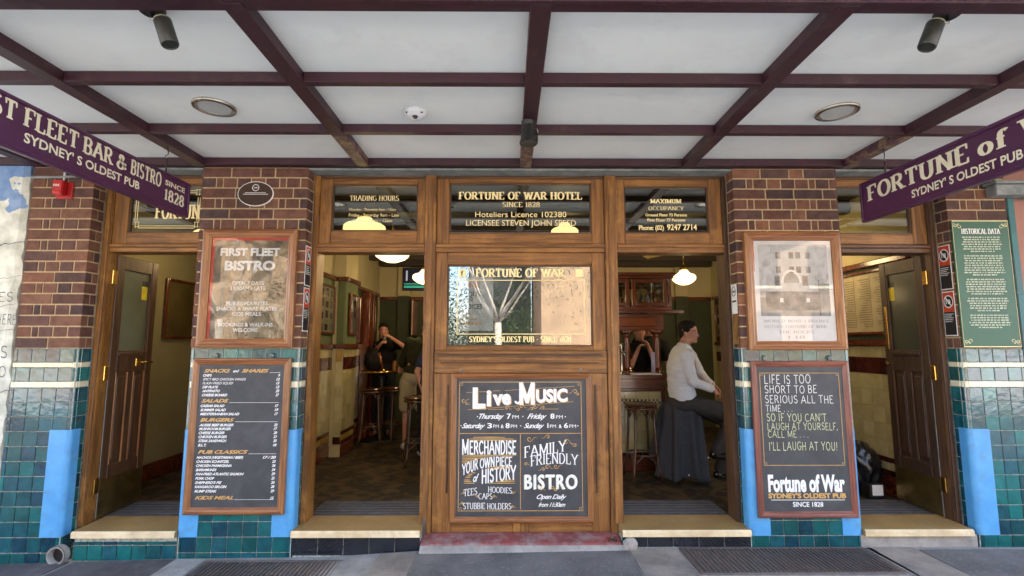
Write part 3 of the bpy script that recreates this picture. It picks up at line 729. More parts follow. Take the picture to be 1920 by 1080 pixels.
lt(w2, 'Hoteliers Licence 102380', (891, 396, 1062, 407), GY, m_gold, 'sans'); lt(w2, 'LICENSEE STEVEN JOHN SPEED', (874, 412, 1080, 423), GY, m_gold, 'sans')
lt(w3, 'MAXIMUM', (1220, 373.5, 1277, 381), GY, m_gold, 'serifb'); lt(w3, 'OCCUPANCY', (1216, 387, 1282, 394), GY, m_gold, 'serif')
lt(w3, 'Ground Floor 73 Persons', (1210, 400, 1288, 405.5), GY, m_gold, 'bold'); lt(w3, 'First Floor 77 Persons', (1214, 409.5, 1285, 415), GY, m_gold, 'bold')
lt(w3, 'Phone: (02)', (1198, 422, 1245, 431), GY, m_gold, 'bold'); lt(w3, '9247 2714', (1251, 420, 1307, 431), GY, m_gold, 'bold')
# servery window
ws = sash(-.61, .811, 1.548, 2.365, -.512, .702, 1.582, 2.262, m_mirror, 'servery_window')
lt(ws, 'FORTUNE OF WAR', (893, 504, 1058, 519), GY, m_gold, 'serifb')
for x in (867, 1086):
    a = at(x - 7, 519, GY); b = at(x + 7, 505, GY)
    box('gold_badge', a.x, b.x, GY - .0008, GY - .0001, a.z, b.z, m_gold, ws)
lt(ws, 'f', (864, 507, 869, 517), GY - .0014, m_black, 'bold')
lt(ws, "SYDNEY'S OLDEST PUB - SINCE 1828", (880, 631, 1071, 641), GY, m_gold, 'serifb')
a = at(856, 627, GY); b = at(1096, 525, GY)
for (x0, x1, z0, z1) in ((a.x, b.x, b.z - .006, b.z), (a.x, b.x, a.z, a.z + .006), (a.x, a.x + .006, a.z + .007, b.z - .007), (b.x - .006, b.x, a.z + .007, b.z - .007)):
    box('gold_line', x0, x1, GY - .0008, GY - .0001, z0, z1, m_gold, ws)
hb = thing('helpline_poster', 'small grey helpline notice with orange print behind the servery glass', 'poster', (-.35, .2, 1.6))
a = at(858, 620, .19); b = at(925, 520, .19)
box('sheet', a.x, b.x, .19, .192, a.z, b.z, M('notice_grey', (.8, .82, .9), .7, scale=10), hb)
orange = M('orange_print', (.9, .34, .03), .6, scale=10)
for s, y0, y1, x1, mt in (('THINK!', 528, 540, 900, orange), ('ABOUT', 546, 556, 902, m_black), ('YOUR', 557, 567, 888, m_black), ('CHOICES', 570, 579, 904, m_black), ('CALL GAMBLE', 586, 590, 882, orange), ('HELP LINE', 596, 600, 894, orange), ('1800 858 858', 603, 609, 902, orange)):
    lt(hb, s, (861, y0, x1, y1), .1895, mt, 'bold')
box('servery_backing', -.60, .80, .215, .222, 1.55, 2.36, m_black, sf)
# ledge with mouldings; dark oak strips paint in the shade beneath them
rail(-.590, .770, .028, .132, 1.522, 1.538, 'ledge'); rail(-.578, .758, .060, .133, 1.500, 1.5215, 'ledge', m_oakdx); rail(-.565, .745, .085, .134, 1.466, 1.4995, 'ledge'); rail(-.575, .755, .070, .134, 1.453, 1.4655, 'ledge'); rail(-.560, .740, .120, .134, 1.443, 1.4525, 'ledge', m_oakdx)
rail(-.609, .810, FY, .18, 1.365, 1.5475, 'apron_rail')
# lower doors: stiles, rails, recessed panels
for x0, x1 in ((-.609, -.455), (.0975-.06, .0975), (.0985, .0985+.06), (.665, .810)): box('door_stile', x0, x1, FY, .18, .122, 1.361, m_oakz, sf, .004)
for x0, x1 in ((-.454, .0365), (.1595, .664)):
    rail(x0, x1, FY + .001, .179, .122, .27, 'door_rail'); rail(x0, x1, FY + .001, .179, 1.25, 1.361, 'door_rail'); box('door_panel', x0, x1, FY + .02, .17, .271, 1.249, m_oakz, sf)
for x0, x1 in ((-.50, -.485), (.70, .715)):
    box('panel_bead', x0, x1, FY - .006, FY - .0005, .42, 1.27, m_oakd, sf, .003)
# sloped red step
bm = bmesh.new(); prof = [(.142, .12), (.0, .096), (-.012, .090), (-.02, .078), (-.02, -.05), (.142, -.05)]
A = [bm.verts.new((-.668, y, z)) for y, z in prof]; B = [bm.verts.new((.862, y, z)) for y, z in prof]
bm.faces.new(A); bm.faces.new(B[::-1])
for k in range(6): bm.faces.new((A[k], A[(k+1) % 6], B[(k+1) % 6], B[k]))
bmesh.ops.recalc_face_normals(bm, faces=bm.faces)
bm_obj('painted_step', bm, M('worn_red_paint', (.30, .07, .06), .7, scale=4, col2=(.2, .06, .055), bump=.35, bscale=50, dirt=(.33, .29, .27), dscale=7, damt=.75, dlo=.46, dhi=.66), sf)
prism_y = [(-.021, .082), (-.03, .078), (-.055, .064), (-.075, .05), (-.075, -.02), (-.021, -.02)]
bm = bmesh.new(); A = [bm.verts.new((-.668, y, z)) for y, z in prism_y]; B = [bm.verts.new((.90, y, z)) for y, z in prism_y]
bm.faces.new(A); bm.faces.new(B[::-1])
for k in range(6): bm.faces.new((A[k], A[(k+1) % 6], B[(k+1) % 6], B[k]))
bmesh.ops.recalc_face_normals(bm, faces=bm.faces); bm_obj('step_edge', bm, m_grey, sf)
br = thing('door_bolt', 'grey metal floor bolt at the foot of the post beside the left doorway', 'bolt', (-.665, .1, .12))
box('strap', -.675, -.650, .098, .112, .09, .24, m_metal, br, .003); box('foot', -.69, -.655, .03, .097, .088, .102, m_metal, br, .003)
rg = thing('floor_ring', 'small round metal floor ring set in the red step', 'ring', (.80, -.0, .1))
lathe('plate', [(.03, 0), (.03, .004), (.026, .006)], (.80, .02, .104), m_metal, rg, 20); tube('pin', [(.80, .02, .108), (.80, .02, .128)], .005, m_metal, rg)
mr_ = thing('rough_mortar', 'lump of pale broken render at the foot of the right doorway post', 'render lump', (.905, -.02, .06))
bm = bmesh.new(); bmesh.ops.create_icosphere(bm, subdivisions=3, radius=.05); rr = random.Random(5)
for v in bm.verts: v.co = Vector((v.co.x * 1.1 + .925, v.co.y * .9 - .02, v.co.z * 1.1 + .085)) + Vector((rr.uniform(-1, 1), rr.uniform(-1, 1), rr.uniform(-1, 1))) * .005
bm_obj('lump', bm, m_grey, mr_)

# ------------------------------------------------------------------ doorsteps
m_sand = M('sandstone_step', (.36, .22, .07), .6, scale=4, col2=(.27, .165, .06), bump=.25, bscale=40, dirt=(.5, .36, .18), dscale=8, damt=.5, rvar=.1)
m_sande = M('sandstone_edge', (.80, .66, .42), .7, scale=5, col2=(.56, .43, .24), bump=.3, bscale=40, dirt=(.42, .33, .2), dscale=12)
m_mat = M('ribbed_mat', (.15, .145, .14), .6, .3, scale=10, col2=(.05, .05, .05))
def doorstep(x0, x1, yf, riser, label, zb, xm0=None, xm1=None):
    t = thing('doorstep', label, 'doorstep', ((x0+x1)/2, 0, zb))
    bm = bmesh.new(); prof = [(yf, .143), (yf, .178), (yf + .012, .190), (.30, .196), (.30, .143)]
    A = [bm.verts.new((x0, y, z)) for y, z in prof]; B = [bm.verts.new((x1, y, z)) for y, z in prof]
    bm.faces.new(A); bm.faces.new(B[::-1])
    for k in range(5): bm.faces.new((A[k], A[(k+1) % 5], B[(k+1) % 5], B[k]))
    bmesh.ops.recalc_face_normals(bm, faces=bm.faces)
    o = bm_obj('slab', bm, m_sand, t); o.data.materials.append(m_sande)
    for p in o.data.polygons:
        if p.normal.y < -.6: p.material_index = 1
    if riser == 'black':
        box('riser_backing', x0 + .004, x1 - .004, .012, .3, zb - .05, .1425, m_grout, t)
        n = round((x1 - x0) / .185); w = (x1 - x0) / n
        for i in range(n): piece('tile', (round(w - .006, 3), .012, .142 - zb - .012), .003, m_black_tile, (x0 + w*(i+.5), .008, (zb + .142) / 2 + .003), t)
    elif riser == 'teal':
        box('riser_backing', x0 + .004, x1 - .004, .012, .3, zb - .05, .1425, m_grout, t)
        n = round((x1 - x0) / .112); w = (x1 - x0) / n
        for i in range(n): piece('tile', (round(w - .006, 3), .012, .105), .003, m_tile, (x0 + w*(i+.5), .006, zb + .06), t)
        for i in range(n): piece('tile', (round(w - .006, 3), .012, .022), .003, m_tile, (x0 + w*(i+.5), .006, zb + .13), t)
    else:
        box('riser', x0 - .03, x1 + .05, .004, .3, zb - .05, .142, m_grey, t, .004)
    a, b = xm0 or x0, xm1 or x1
    n = 30
    box('mat_base', a, b, .301, .72, .150, .186, m_mat, t)
    for i in range(n):
        y = .31 + i * .0135; piece('mat_rib', (round(b - a, 3), .007, .008), .0015, m_metal if i % 5 == 0 else m_mat, ((a+b)/2, y, .190), t)
    return t
doorstep(-3.30, -2.522, -.03, 'teal', 'long sandstone doorstep on teal tiles at the left entrance with the drain outlet', -.035, -3.6, -2.45)
doorstep(-1.648, -.672, -.03, 'black', 'sandstone doorstep on black tiles below the doorway with the photographer inside', -.005, -1.65, -.70)
doorstep(.870, 1.853, -.03, 'black', 'sandstone doorstep on black tiles below the doorway with the seated man inside', .05, .90, 1.83)
doorstep(2.724, 3.56, -.03, 'grey', 'sandstone doorstep on grey cement at the right entrance with the dark door', .05, 2.6, 3.6)

# ------------------------------------------------------------------ side entrances with open doors
m_dglass = glassy('door_glass', .30, (.32, .36, .30), rough=.3, edge=.6)
def entrance(side, label, dark):
    t = thing('entrance_doorway', label, 'doorway', (side * 3.0, .2, .17))
    mz_, mx_ = (m_oakd, m_oakdx) if dark else (m_oakz, m_oakx); lz_ = m_oakk if dark else m_oakd
    if side < 0: xa, xb, ja, jb = -3.398, -2.522, (-3.398, -3.335), (-2.57, -2.522)
    else: xa, xb, ja, jb = 2.722, 3.618, (3.562, 3.618), (2.722, 2.765)
    for a, b in (ja, jb):
        box('jamb', a, b, FY, .30, .17, 3.028, mz_, t, .005, 2)
        box('jamb_moulding', a + .012, b - .012, FY - .014, FY - .0005, .2, 3.02, mz_, t, .004)
    i0, i1 = (ja[1], jb[0]) if side < 0 else (jb[1], ja[0])
    for z0, z1, dy in ((2.366, 2.405, 0), (2.4055, 2.43, -.016), (2.4305, 2.442, .006)):
        box('transom_rail', i0 + .0005, i1 - .0005, FY + dy, .29, z0, z1, mx_, t, .004)
    box('head_rail', i0 + .0005, i1 - .0005, FY + .01, .28, 3.005, 3.028, m_oakdx, t, .004)
    g0, g1 = (i0 + .12, i1 - .02) if side < 0 else (i0 + .02, i1 - .12)
    w = sash(i0 + .0006, i1 - .0006, 2.4425, 3.0045, g0, g1, 2.53, 2.95, m_tglass, 'transom_window', t)
    # door leaf, opened inwards
    X = -3.322 if side < 0 else 3.548; s = -1 if side < 0 else 1      # the seen face looks towards the middle
    th = .042
    def L(name, y0, y1, z0, z1, mat, d0=0., d1=None, bevel=.004, par=None):
        d1 = th if d1 is None else d1
        return box(name, X + s * d0, X + s * d1, y0, y1, z0, z1, mat, par or leaf, bevel)
    y0, y1 = .225, .715
    leaf = box('door', X + s * .014, X + s * (th - .012), y0 + .05, y1 - .05, .55, 1.40, lz_, t)
    L('stile', y0, y0 + .075, .20, 2.355, lz_); L('stile', y1 - .075, y1, .20, 2.355, lz_)
    for z0, z1 in ((2.24, 2.355), (1.36, 1.545), (.20, .60)): L('rail', y0 + .0755, y1 - .0755, z0, z1, lz_, .001, th - .001)
    ym = (y0 + y1) / 2; L('muntin', ym - .03, ym + .03, .601, 1.359, lz_, .001, th - .001)
    for a, b in ((y0 + .0765, ym - .031), (ym + .031, y1 - .0765)):
        L('raised_panel', a + .025, b - .025, .64, 1.325, lz_, .005, th - .006, .008)
        for c, e in ((a, a + .012), (b - .012, b)): L('panel_bead', c, e, .602, 1.358, m_ced if not dark else m_oakd, -.002, .010, .002)
    L('lock_moulding', y0 + .078, y1 - .078, 1.50, 1.53, lz_, -.016, -.0005)
    L('pane', y0 + .0755, y1 - .0755, 1.546, 2.239, M('frosted_pane' if side < 0 else 'frosted_pane_dark', (.14, .155, .10) if side < 0 else (.055, .062, .042), .28, scale=3, coat=.5, spec=.6), .018, .024, 0)
    for c, e in ((y0 + .0756, y0 + .088), (y1 - .088, y1 - .0756)): L('glazing_bead', c, e, 1.546, 2.239, m_oakd, .004, .016, .002)
    L('kick_plate', y0 + .004, y1 - .004, .205, .50, M('kick_plate_brass', (.30, .21, .07), .3, .85, scale=5, col2=(.16, .11, .04), dirt=(.1, .08, .04), dscale=4), -.002, -.0004, 0)
    kz = 1.44 if side < 0 else 1.44
    if side < 0:
        tube('handle', [(X + .005, y1 - .17, kz), (X + .045, y1 - .17, kz), (X + .05, y1 - .06, kz - .005)], .008, m_brass, leaf)
        L('lock_plate', y1 - .2, y1 - .14, kz - .035, kz + .035, m_brass, -.005, -.0005)
    else:
        lathe('handle', [(.0, -.03), (.018, -.026), (.02, -.016), (.01, -.008), (.01, 0)], (X, y1 - .04, 1.42), m_brass, leaf, 16, 'x')
        L('push_plate', y1 - .06, y1 - .03, 1.55, 1.95, m_brass, -.004, -.0005)
    L('door_sticker', (y1 - .17) if side < 0 else (y1 - .15), (y1 - .10) if side < 0 else (y1 - .08), 2.0, 2.12, M('sticker_yellow', (.75, .6, .03), .5, scale=20), .0165, .0175, 0)
    L('door_sticker', (y1 - .17) if side < 0 else (y1 - .15), (y1 - .10) if side < 0 else (y1 - .08), 2.125, 2.17, m_black, .0165, .0175, 0)
    for z in (2.16, 1.36, .46): 
        box('hinge', X - s * .003, X + s * .035, y0 - .05, y0 - .002, z - .06, z + .06, m_brass, leaf, .003)
    # metal threshold and weather strip
    box('weather_strip', X + s * .0, X + s * .004, y0 - .004, y0 - .001, .2, 1.4, m_lead, leaf)
    return t, w, (g0, g1)
eL, wL, gL = entrance(-1, 'left oak entrance doorway with its glazed door standing open inwards', False)
eR, wR, gR = entrance(1, 'right dark timber entrance doorway with its glazed door open on brass hinges', True)
# gold line work on the left transom
def deco(w, x0, x1, z0, z1):
    t_ = .005
    def ln(a, b, c, e): box('gold_line', a, b, GY - .0007, GY - .0001, c, e, m_gold, w)
    for o in (0, .018):
        ln(x0 + .06, x1 - .06, z0 + .03 + o, z0 + .03 + o + t_); ln(x0 + .06, x1 - .06, z1 - .03 - o - t_, z1 - .03 - o)
        ln(x0 + .03 + o, x0 + .03 + o + t_, z0 + .09, z1 - .09); ln(x1 - .03 - o - t_, x1 - .03 - o, z0 + .09, z1 - .09)
    for X0 in (x0 + .03, x1 - .075):
        for Z0 in (z0 + .03, z1 - .075):
            ln(X0, X0 + .045, Z0 + .012, Z0 + .016); ln(X0, X0 + .045, Z0 + .05, Z0 + .054); ln(X0 + .008, X0 + .012, Z0, Z0 + .06); ln(X0 + .032, X0 + .036, Z0 + .0, Z0 + .06)
deco(wL, gL[0] + .01, gL[1] - .01, 2.545, 2.935)
letters(wL, 'FORTUNE', (-3.0, GY, 2.66), (.42, 0, 0), (0, 0, .12), m_gold, 'serifb')
# ------------------------------------------------------------------ boards and posters on the piers
def framed(name, label, cat, x0, x1, z0, z1, yb, fw, mz_, mx_, inner, depth=.03, lip=True):
    """picture frame with a moulded section, front at yb - depth; returns thing and the inner rectangle"""
    t = thing(name, label, cat, ((x0+x1)/2, yb, z0))
    yf = yb - depth
    def mitre(name, a, b, mat):
        # profile swept along one side, mitred at 45 degrees
        prof = [(0, yb), (0, yf + .010), (.006, yf + .003), (fw*.28, yf), (fw*.40, yf + .006), (fw*.48, yf + .004), (fw*.62, yf + .007), (fw*.78, yf + .014), (fw*.84, yf + .012), (fw, yf + .018), (fw, yb)]
        bm = bmesh.new(); (ax, az), (bx_, bz) = a, b
        cx, cz = (x0+x1)/2, (z0+z1)/2
        def ins(px, pz, o): return (px + (o if px < cx else -o), pz + (o if pz < cz else -o))
        A = []; B = []
        for o, y in prof:
            p = ins(ax, az, o); q = ins(bx_, bz, o); A.append(bm.verts.new((p[0], y, p[1]))); B.append(bm.verts.new((q[0], y, q[1])))
        n = len(prof)
        for k in range(n): bm.faces.new((A[k], A[(k+1) % n], B[(k+1) % n], B[k]))
        bm.faces.new(A); bm.faces.new(B[::-1]); bmesh.ops.recalc_face_normals(bm, faces=bm.faces)
        bm_obj(name, bm, mat, t)
    mitre('frame_rail', (x0, z0), (x1, z0), mx_); mitre('frame_rail', (x0, z1), (x1, z1), mx_)
    mitre('frame_rail', (x0, z0), (x0, z1), mz_); mitre('frame_rail', (x1, z0), (x1, z1), mz_)
    if inner: box(inner[0], x0 + fw*.9, x1 - fw*.9, yb - .014, yb - .004, z0 + fw*.9, z1 - fw*.9, inner[1], t)
    return t, (x0 + fw, x1 - fw, z0 + fw, z1 - fw), yb - .0146
m_pglass = glassy('poster_glass', .042, (.92, .92, .92), edge=.7)
# left: bistro poster, street reflection painted into its mottled beige print
m_bprint = bpy.data.materials.new('bistro_print_reflection')
def print_mat(m, c1, c2, c3, scale, lo, hi):
    m.use_nodes = True; N = m.node_tree.nodes; L = m.node_tree.links; g = N.new('ShaderNodeTexCoord')
    n = N.new('ShaderNodeTexNoise'); n.inputs['Scale'].default_value = scale; n.inputs['Detail'].default_value = 6; n.inputs['Distortion'].default_value = 1.5; L.new(g.outputs['Object'], n.inputs[0])
    r = N.new('ShaderNodeValToRGB'); e = r.color_ramp.elements; e[0].position = lo; e[0].color = (*c1, 1); e[1].position = hi; e[1].color = (*c3, 1); k = e.new((lo + hi) / 2); k.color = (*c2, 1)
    L.new(n.outputs[0], r.inputs[0]); L.new(r.outputs[0], N['Principled BSDF'].inputs['Base Color']); N['Principled BSDF'].inputs['Roughness'].default_value = .5
print_mat(m_bprint, (.10, .075, .04), (.27, .20, .115), (.52, .44, .30), 5, .36, .68)
pb, r, Y = framed('framed_poster', 'cedar framed red poster with painted tan reflections reading FIRST FLEET BISTRO above the menu board', 'poster', -2.462, -1.705, 1.572, 2.522, .0, .07, m_ced, m_cedx, ('print', m_bprint), .045)
box('print_border', r[0] - .004, r[0] + .022, Y - .0012, Y, r[2], r[3], m_redp, pb); box('print_border', r[0] + .0225, r[1], Y - .0012, Y, r[3] - .02, r[3], m_redp, pb)
for s, x0, y0, x1, y1, st in (('FIRST FLEET', 413, 465, 525, 479, 'black'), ('BISTRO', 421, 489, 516, 506, 'black'), ('OPEN 7 DAYS', 435, 527, 495, 534, 'bold'), ('11:30AM - LATE', 433, 537, 498, 544, 'bold'),
    ('PUB FAVOURITES', 424, 565, 502, 572, 'bold'), ('SNACKS & SHARE PLATES', 405, 575, 519, 582, 'bold'), ('KIDS MEALS', 435, 585, 489, 592, 'bold'), ('BOOKINGS & WALK-INS', 409, 605, 511, 612, 'bold'), ('WELCOME', 436, 615, 483, 622, 'bold')):
    lt(pb, s, (x0, y0, x1, y1), Y - .002, m_white, st)
box('glass', r[0], r[1], Y - .006, Y - .004, r[2], r[3], m_pglass, pb)
# right: old photograph
def photo_mat():
    m = bpy.data.materials.new('old_photo_paper'); print_mat(m, (.42, .40, .38), (.58, .56, .54), (.66, .65, .63), 7, .35, .62); return m
m_paper = M('mat_paper', (.88, .87, .85), .6, scale=3, col2=(.74, .72, .7))
pp, r, Y = framed('framed_photograph', 'cedar framed faded black and white photograph of a street corner pub in a white mount', 'picture', 1.910, 2.692, 1.552, 2.505, .0, .07, m_ced, m_cedx, ('mount', m_paper), .045)
box('print_border', r[0] - .004, r[0] + .012, Y - .0012, Y, r[3] - .25, r[3], m_redp, pp)
c0 = (r[0] + .045, r[1] - .035, r[2] + .20, r[3] - .03)
box('photo', c0[0], c0[1], Y - .0014, Y - .0002, c0[2], c0[3], photo_mat(), pp)
gA = M('photo_light', (.66, .65, .63), .6, scale=14, col2=(.5, .49, .47)); gB = M('photo_mid', (.24, .23, .21), .6, scale=12, col2=(.4, .39, .36)); gC = M('photo_dark', (.09, .085, .08), .6, scale=12, col2=(.33, .31, .29))
def pr(u0, u1, v0, v1, m, k): 
    W_, H_ = c0[1] - c0[0], c0[3] - c0[2]
    box('photo_print', c0[0] + W_*u0, c0[0] + W_*u1, Y - .0016 - k*.0003, Y - .0015 - k*.0003, c0[2] + H_*v0, c0[2] + H_*v1, m, pp)
pr(.18, .80, .32, .98, gA, 0); pr(.0, 1, .0, .26, gB, 0); pr(.08, .84, .08, .34, gC, 1); pr(.10, .82, .34, .40, gA, 2); pr(.84, .86, .0, .5, gC, 3); pr(.86, 1, .1, .45, gB, 1)
for u in (.25, .44, .54, .68): 
    for v in (.60, .80): pr(u, u + .07, v, v + .09, gC if u < .6 else gB, 1)
pr(.22, .30, .42, .56, gC, 1); pr(.62, .70, .42, .56, gC, 1)
bm = bmesh.new(); Wd, Hd = c0[1]-c0[0], c0[3]-c0[2]; cx_, cz_ = c0[0] + Wd*.46, c0[2] + Hd*.46
ribbon(bm, [(cx_ + math.cos(a*PI/12)*.075, cz_ + math.sin(a*PI/12)*.10) for a in range(13)], .016, .016, Y - .0026); bm_obj('photo_print', bm, m_paper, pp)
prism('photo_print', [(cx_ + math.cos(a*PI/12)*.062, cz_ + math.sin(a*PI/12)*.085) for a in range(13)], Y - .0023, Y - .0018, gB, pp)
for x in (.28, .66):
    pr(x, x + .05, .19, .25, m_paper, 3)
greyp = M('faint_grey_print', (.56, .55, .55), .6, scale=10)
for s, a, z in (('WORLD WAR 1 BRONZE', (.10, .92), .150), ('OUTSIDE FORTUNE OF WAR', (.10, .88), .105), ('THE ROCKS', (.28, .72), .062), ('1918', (.38, .6), .022)):
    letters(pp, s, (r[0] + (r[1]-r[0])*a[0], Y - .001, r[2] + z), ((r[1]-r[0])*(a[1]-a[0]), 0, 0), (0, 0, .022), greyp, 'serif')
box('glass', r[0], r[1], Y - .006, Y - .004, r[2], r[3], m_pglass, pp)

# menu chalkboard
mb, r, Y = framed('menu_chalkboard', 'black menu chalkboard in a cedar frame listing snacks, salads, burgers and pub classics', 'chalkboard', -2.470, -1.706, .313, 1.488, -.012, .052, m_ced, m_cedx, ('board', m_board), .035)
Y -= .001
BW, BH = r[1] - r[0], r[3] - r[2]
def row(s, v, h, x=.05, w=None, mat=m_white, st='ital', right=None, price=None):
    z = r[3] - v * BH
    if s: letters(mb, s, (r[0] + x*BW, Y, z), (w*BW, 0, 0), (0, 0, h*BH), mat, st)
    if price: letters(mb, price, (r[0] + (.955 - .022*len(price))*BW, Y, z), (.022*len(price)*BW, 0, 0), (0, 0, h*BH*1.05), m_white, 'ital')
def head(s, v, w, x=.045, line=True):
    z = r[3] - v * BH
    letters(mb, s, (r[0] + x*BW, Y, z), (w*BW, 0, 0), (0, 0, .0245*BH), m_goldpaint, 'ital')
    if line: box('rule_line', r[0] + (x + w + .01)*BW, r[0] + .955*BW, Y - .0004, Y, z - .003, z - .0005, m_chalk, mb)
head('SNACKS', .053, .31, .055, False); letters(mb, 'and', (r[0] + .395*BW, Y, r[3] - .052*BH), (.075*BW, 0, 0), (0, 0, .02*BH), m_white, 'script'); head('SHARES', .053, .32, .50)
H = .0175
for s, v, w, p in (('CHIPS', .083, .105, '9'), ('SPICY BBQ CHICKEN WINGS', .111, .51, '12'), ('FLASH FRIED SQUID', .139, .36, '15'), ('DIP PLATE', .167, .19, '12'), ('ANTIPASTO', .195, .21, '23'), ('CHEESE BOARD', .224, .30, '27')): row(s, v, H, .045, w, price=p)
head('SALADS', .268, .32)
for s, v, w, p in (('CAESAR SALAD', .301, .28, '17'), ('SUMMER SALAD', .330, .30, '19'), ('MEDITERRANEAN SALAD', .359, .46, '17')): row(s, v, H, .04, w, price=p)
head('BURGERS', .404, .40)
for s, v, w, p in (('AUSSIE BEEF BURGER', .437, .40, '22'), ('MUSHROOM BURGER', .464, .37, '17'), ('CHEESE BURGER', .492, .30, '20'), ('CHICKEN BURGER', .520, .33, '21'), ('STEAK SANDWICH', .548, .33, '20'), ('B.L.T.', .578, .10, '18')): row(s, v, H, .04, w, price=p)
head('PUB CLASSICS', .629, .58)
for s, v, w, p in (('NACHOS (VEGETARIAN / BEEF)', .664, .54, '17 / 20'), ('CHICKEN SCHNITZEL', .693, .38, '23'), ('CHICKEN PARMIGIANA', .721, .41, '26'), ('BARRAMUNDI', .750, .24, '24'), ('PAN-FRIED ATLANTIC SALMON', .779, .56, '29'), ('PORK CHOP', .809, .22, '25'), ("SHEPHERD'S PIE", .838, .31, '26'), ('KANGAROO SIRLOIN', .867, .37, '28'), ('RUMP STEAK', .897, .26, '29')): row(s, v, H, .035, w, price=p)
head('KIDS MEAL', .945, .45); row('', .945, H, price='15')

# joke chalkboard
jb, r, Y = framed('joke_chalkboard', 'black chalkboard in a rosewood frame with a handwritten joke above the words Fortune of War', 'chalkboard', 1.913, 2.680, .280, 1.466, -.012, .046, m_redz, m_redx, ('board', m_board), .035)
Y -= .001
def JP(px, py): return at(px, py, Y)
def jl(s, x0, y0, x1, y1, mat, st, name='lettering', **k): lt(jb, s, (x0, y0, x1, y1), Y, mat, st, name=name, **k)
mc = M('chalk_lime', (.66, .70, .40), .9, scale=70, col2=(.42, .46, .26), lo=.3, hi=.7)
for s, x0, y0, x1, y1 in (('LIFE IS TOO', 1433, 703, 1520, 719), ('SHORT TO BE', 1434, 723, 1532, 737), ('SERIOUS ALL THE', 1435, 742, 1563, 756), ('TIME . . .', 1436, 760, 1486, 772)): jl(s, x0, y0, x1, y1, m_chalk, 'chalk', 'chalk_writing')
for s, x0, y0, x1, y1 in (("SO IF YOU CAN'T", 1438, 776, 1550, 790), ('LAUGH AT YOURSELF,', 1439, 793, 1571, 806), ('CALL ME . . .', 1440, 808, 1516, 820), ("I'LL LAUGH AT YOU!", 1442, 829, 1571, 844)): jl(s, x0, y0, x1, y1, mc, 'chalk', 'chalk_writing')
jl('Fortune of War', 1441, 890, 1585, 921, m_white, 'black'); jl("SYDNEY'S OLDEST PUB", 1441, 925, 1587, 934, m_goldpaint, 'black'); jl('SINCE 1828', 1487, 941, 1544, 950, m_white, 'bold')
a = JP(1446, 937.5); b = JP(1584, 937); box('rule_line', a.x, b.x, Y - .0005, Y, a.z - .002, a.z + .002, m_white, jb)
def gold_border(par, x0, x1, z0, z1, Y, t=.004, q=.022):
    for (a, b, c, e) in ((x0 + q, x1 - q, z0, z0 + t), (x0 + q, x1 - q, z1 - t, z1), (x0, x0 + t, z0 + q, z1 - q), (x1 - t, x1, z0 + q, z1 - q)):
        box('gold_line', a, b, Y - .0006, Y - .0001, c, e, m_goldpaint, par)
    for X0 in (x0, x1 - q):
        for Z0 in (z0, z1 - q):
            bm = bmesh.new(); cx, cz = X0 + q/2, Z0 + q/2; h = q*.45
            ribbon(bm, [(cx-h, cz-h), (cx+h, cz-h), (cx+h, cz+h), (cx-h, cz+h), (cx-h, cz-h)], t*.8, t*.8, Y - .0004)
            ribbon(bm, [(cx-h*.2, cz-h*.2), (cx+h*.3, cz+h*.3)], t, t, Y - .0004); bm_obj('corner_ornament', bm, m_goldpaint, par)
a = JP(1432, 873); b = JP(1577, 699)
gold_border(jb, a.x + .004, b.x - .02, a.z, b.z, Y)
# hooks above the two hanging boards
for (xs, z, par) in (((-2.30, -1.86), 1.505, mb), ((2.03, 2.55), 1.485, jb), ):
    for x in xs:
        tube('hook', [(x, -.02, z - .02), (x, -.022, z + .008), (x, -.014, z + .022), (x, .0, z + .022)], .004, m_metal, par, 6)
        bm = bmesh.new(); tube_bm(bm, [(x + .012*math.cos(k*PI/5), -.024, z + .004 + .012*math.sin(k*PI/5)) for k in range(10)], .003, 6, True); bm_obj('ring', bm, m_metal, par, True)

# centre chalkboard
cb, r, Y = framed('live_music_chalkboard', 'large black sign painted chalkboard reading Live Music, Merchandise and Family Friendly Bistro', 'chalkboard', -.462, .673, .207, 1.363, .118, .045, m_ced, m_cedx, ('board', m_board), .04)
Y -= .001
a = at(848, 700, .1); 
def C5(cx, cy): return (-.462 + cx * (1.135 / 1900), 1.363 - cy * .000563)          # design units of the upper half
def C6(cx, cy): return (-.466 + cx * (1.139 / 1652) * .995, .907 - cy * .000654)     # design units of the lower half
def ct(s, C, x0, y0, x1, y1, mat, st, **k):
    p = C(x0, y1); q = C(x1, y1); c = C(x0, y0)
    return letters(cb, s, (p[0], Y, p[1]), (q[0]-p[0], 0, 0), (0, 0, c[1]-p[1]), mat, st, **k)
def gl(C, pts, w, w1=None, mat=None, name='gold_line', dy=0):
    bm = bmesh.new(); ribbon(bm, [C(*p) for p in pts], w, w1, Y - .0003 - dy); return bm_obj(name, bm, mat or m_goldpaint, cb)
def orn(C, lst, s=.02, w=.006):
    for (x, y, fx, fz, k) in lst:
        bm = bmesh.new(); p = C(x, y); scroll(bm, p[0], p[1], s * k, fx, fz, Y - .0005, 1.1, w); bm_obj('gold_scroll', bm, m_goldpaint, cb)
off = (.006, .0006, -.006)
for mt, o in ((m_goldpaint, off), (m_white, None)):
    ct('L', C5, 290, 200, 462, 480, mt, 'heavy', off=o); ct('i', C5, 478, 225, 540, 450, mt, 'black', off=o); ct('ve', C5, 560, 235, 808, 440, mt, 'black', off=o, slope=.06)
    ct('M', C5, 920, 150, 1125, 420, mt, 'fatm', off=o); ct('USIC', C5, 1145, 228, 1570, 405, mt, 'black', off=o, slope=.08)
gl(C5, [(920, 400), (905, 425), (880, 415), (862, 390)], .02, .014, m_white, 'lettering', .001)
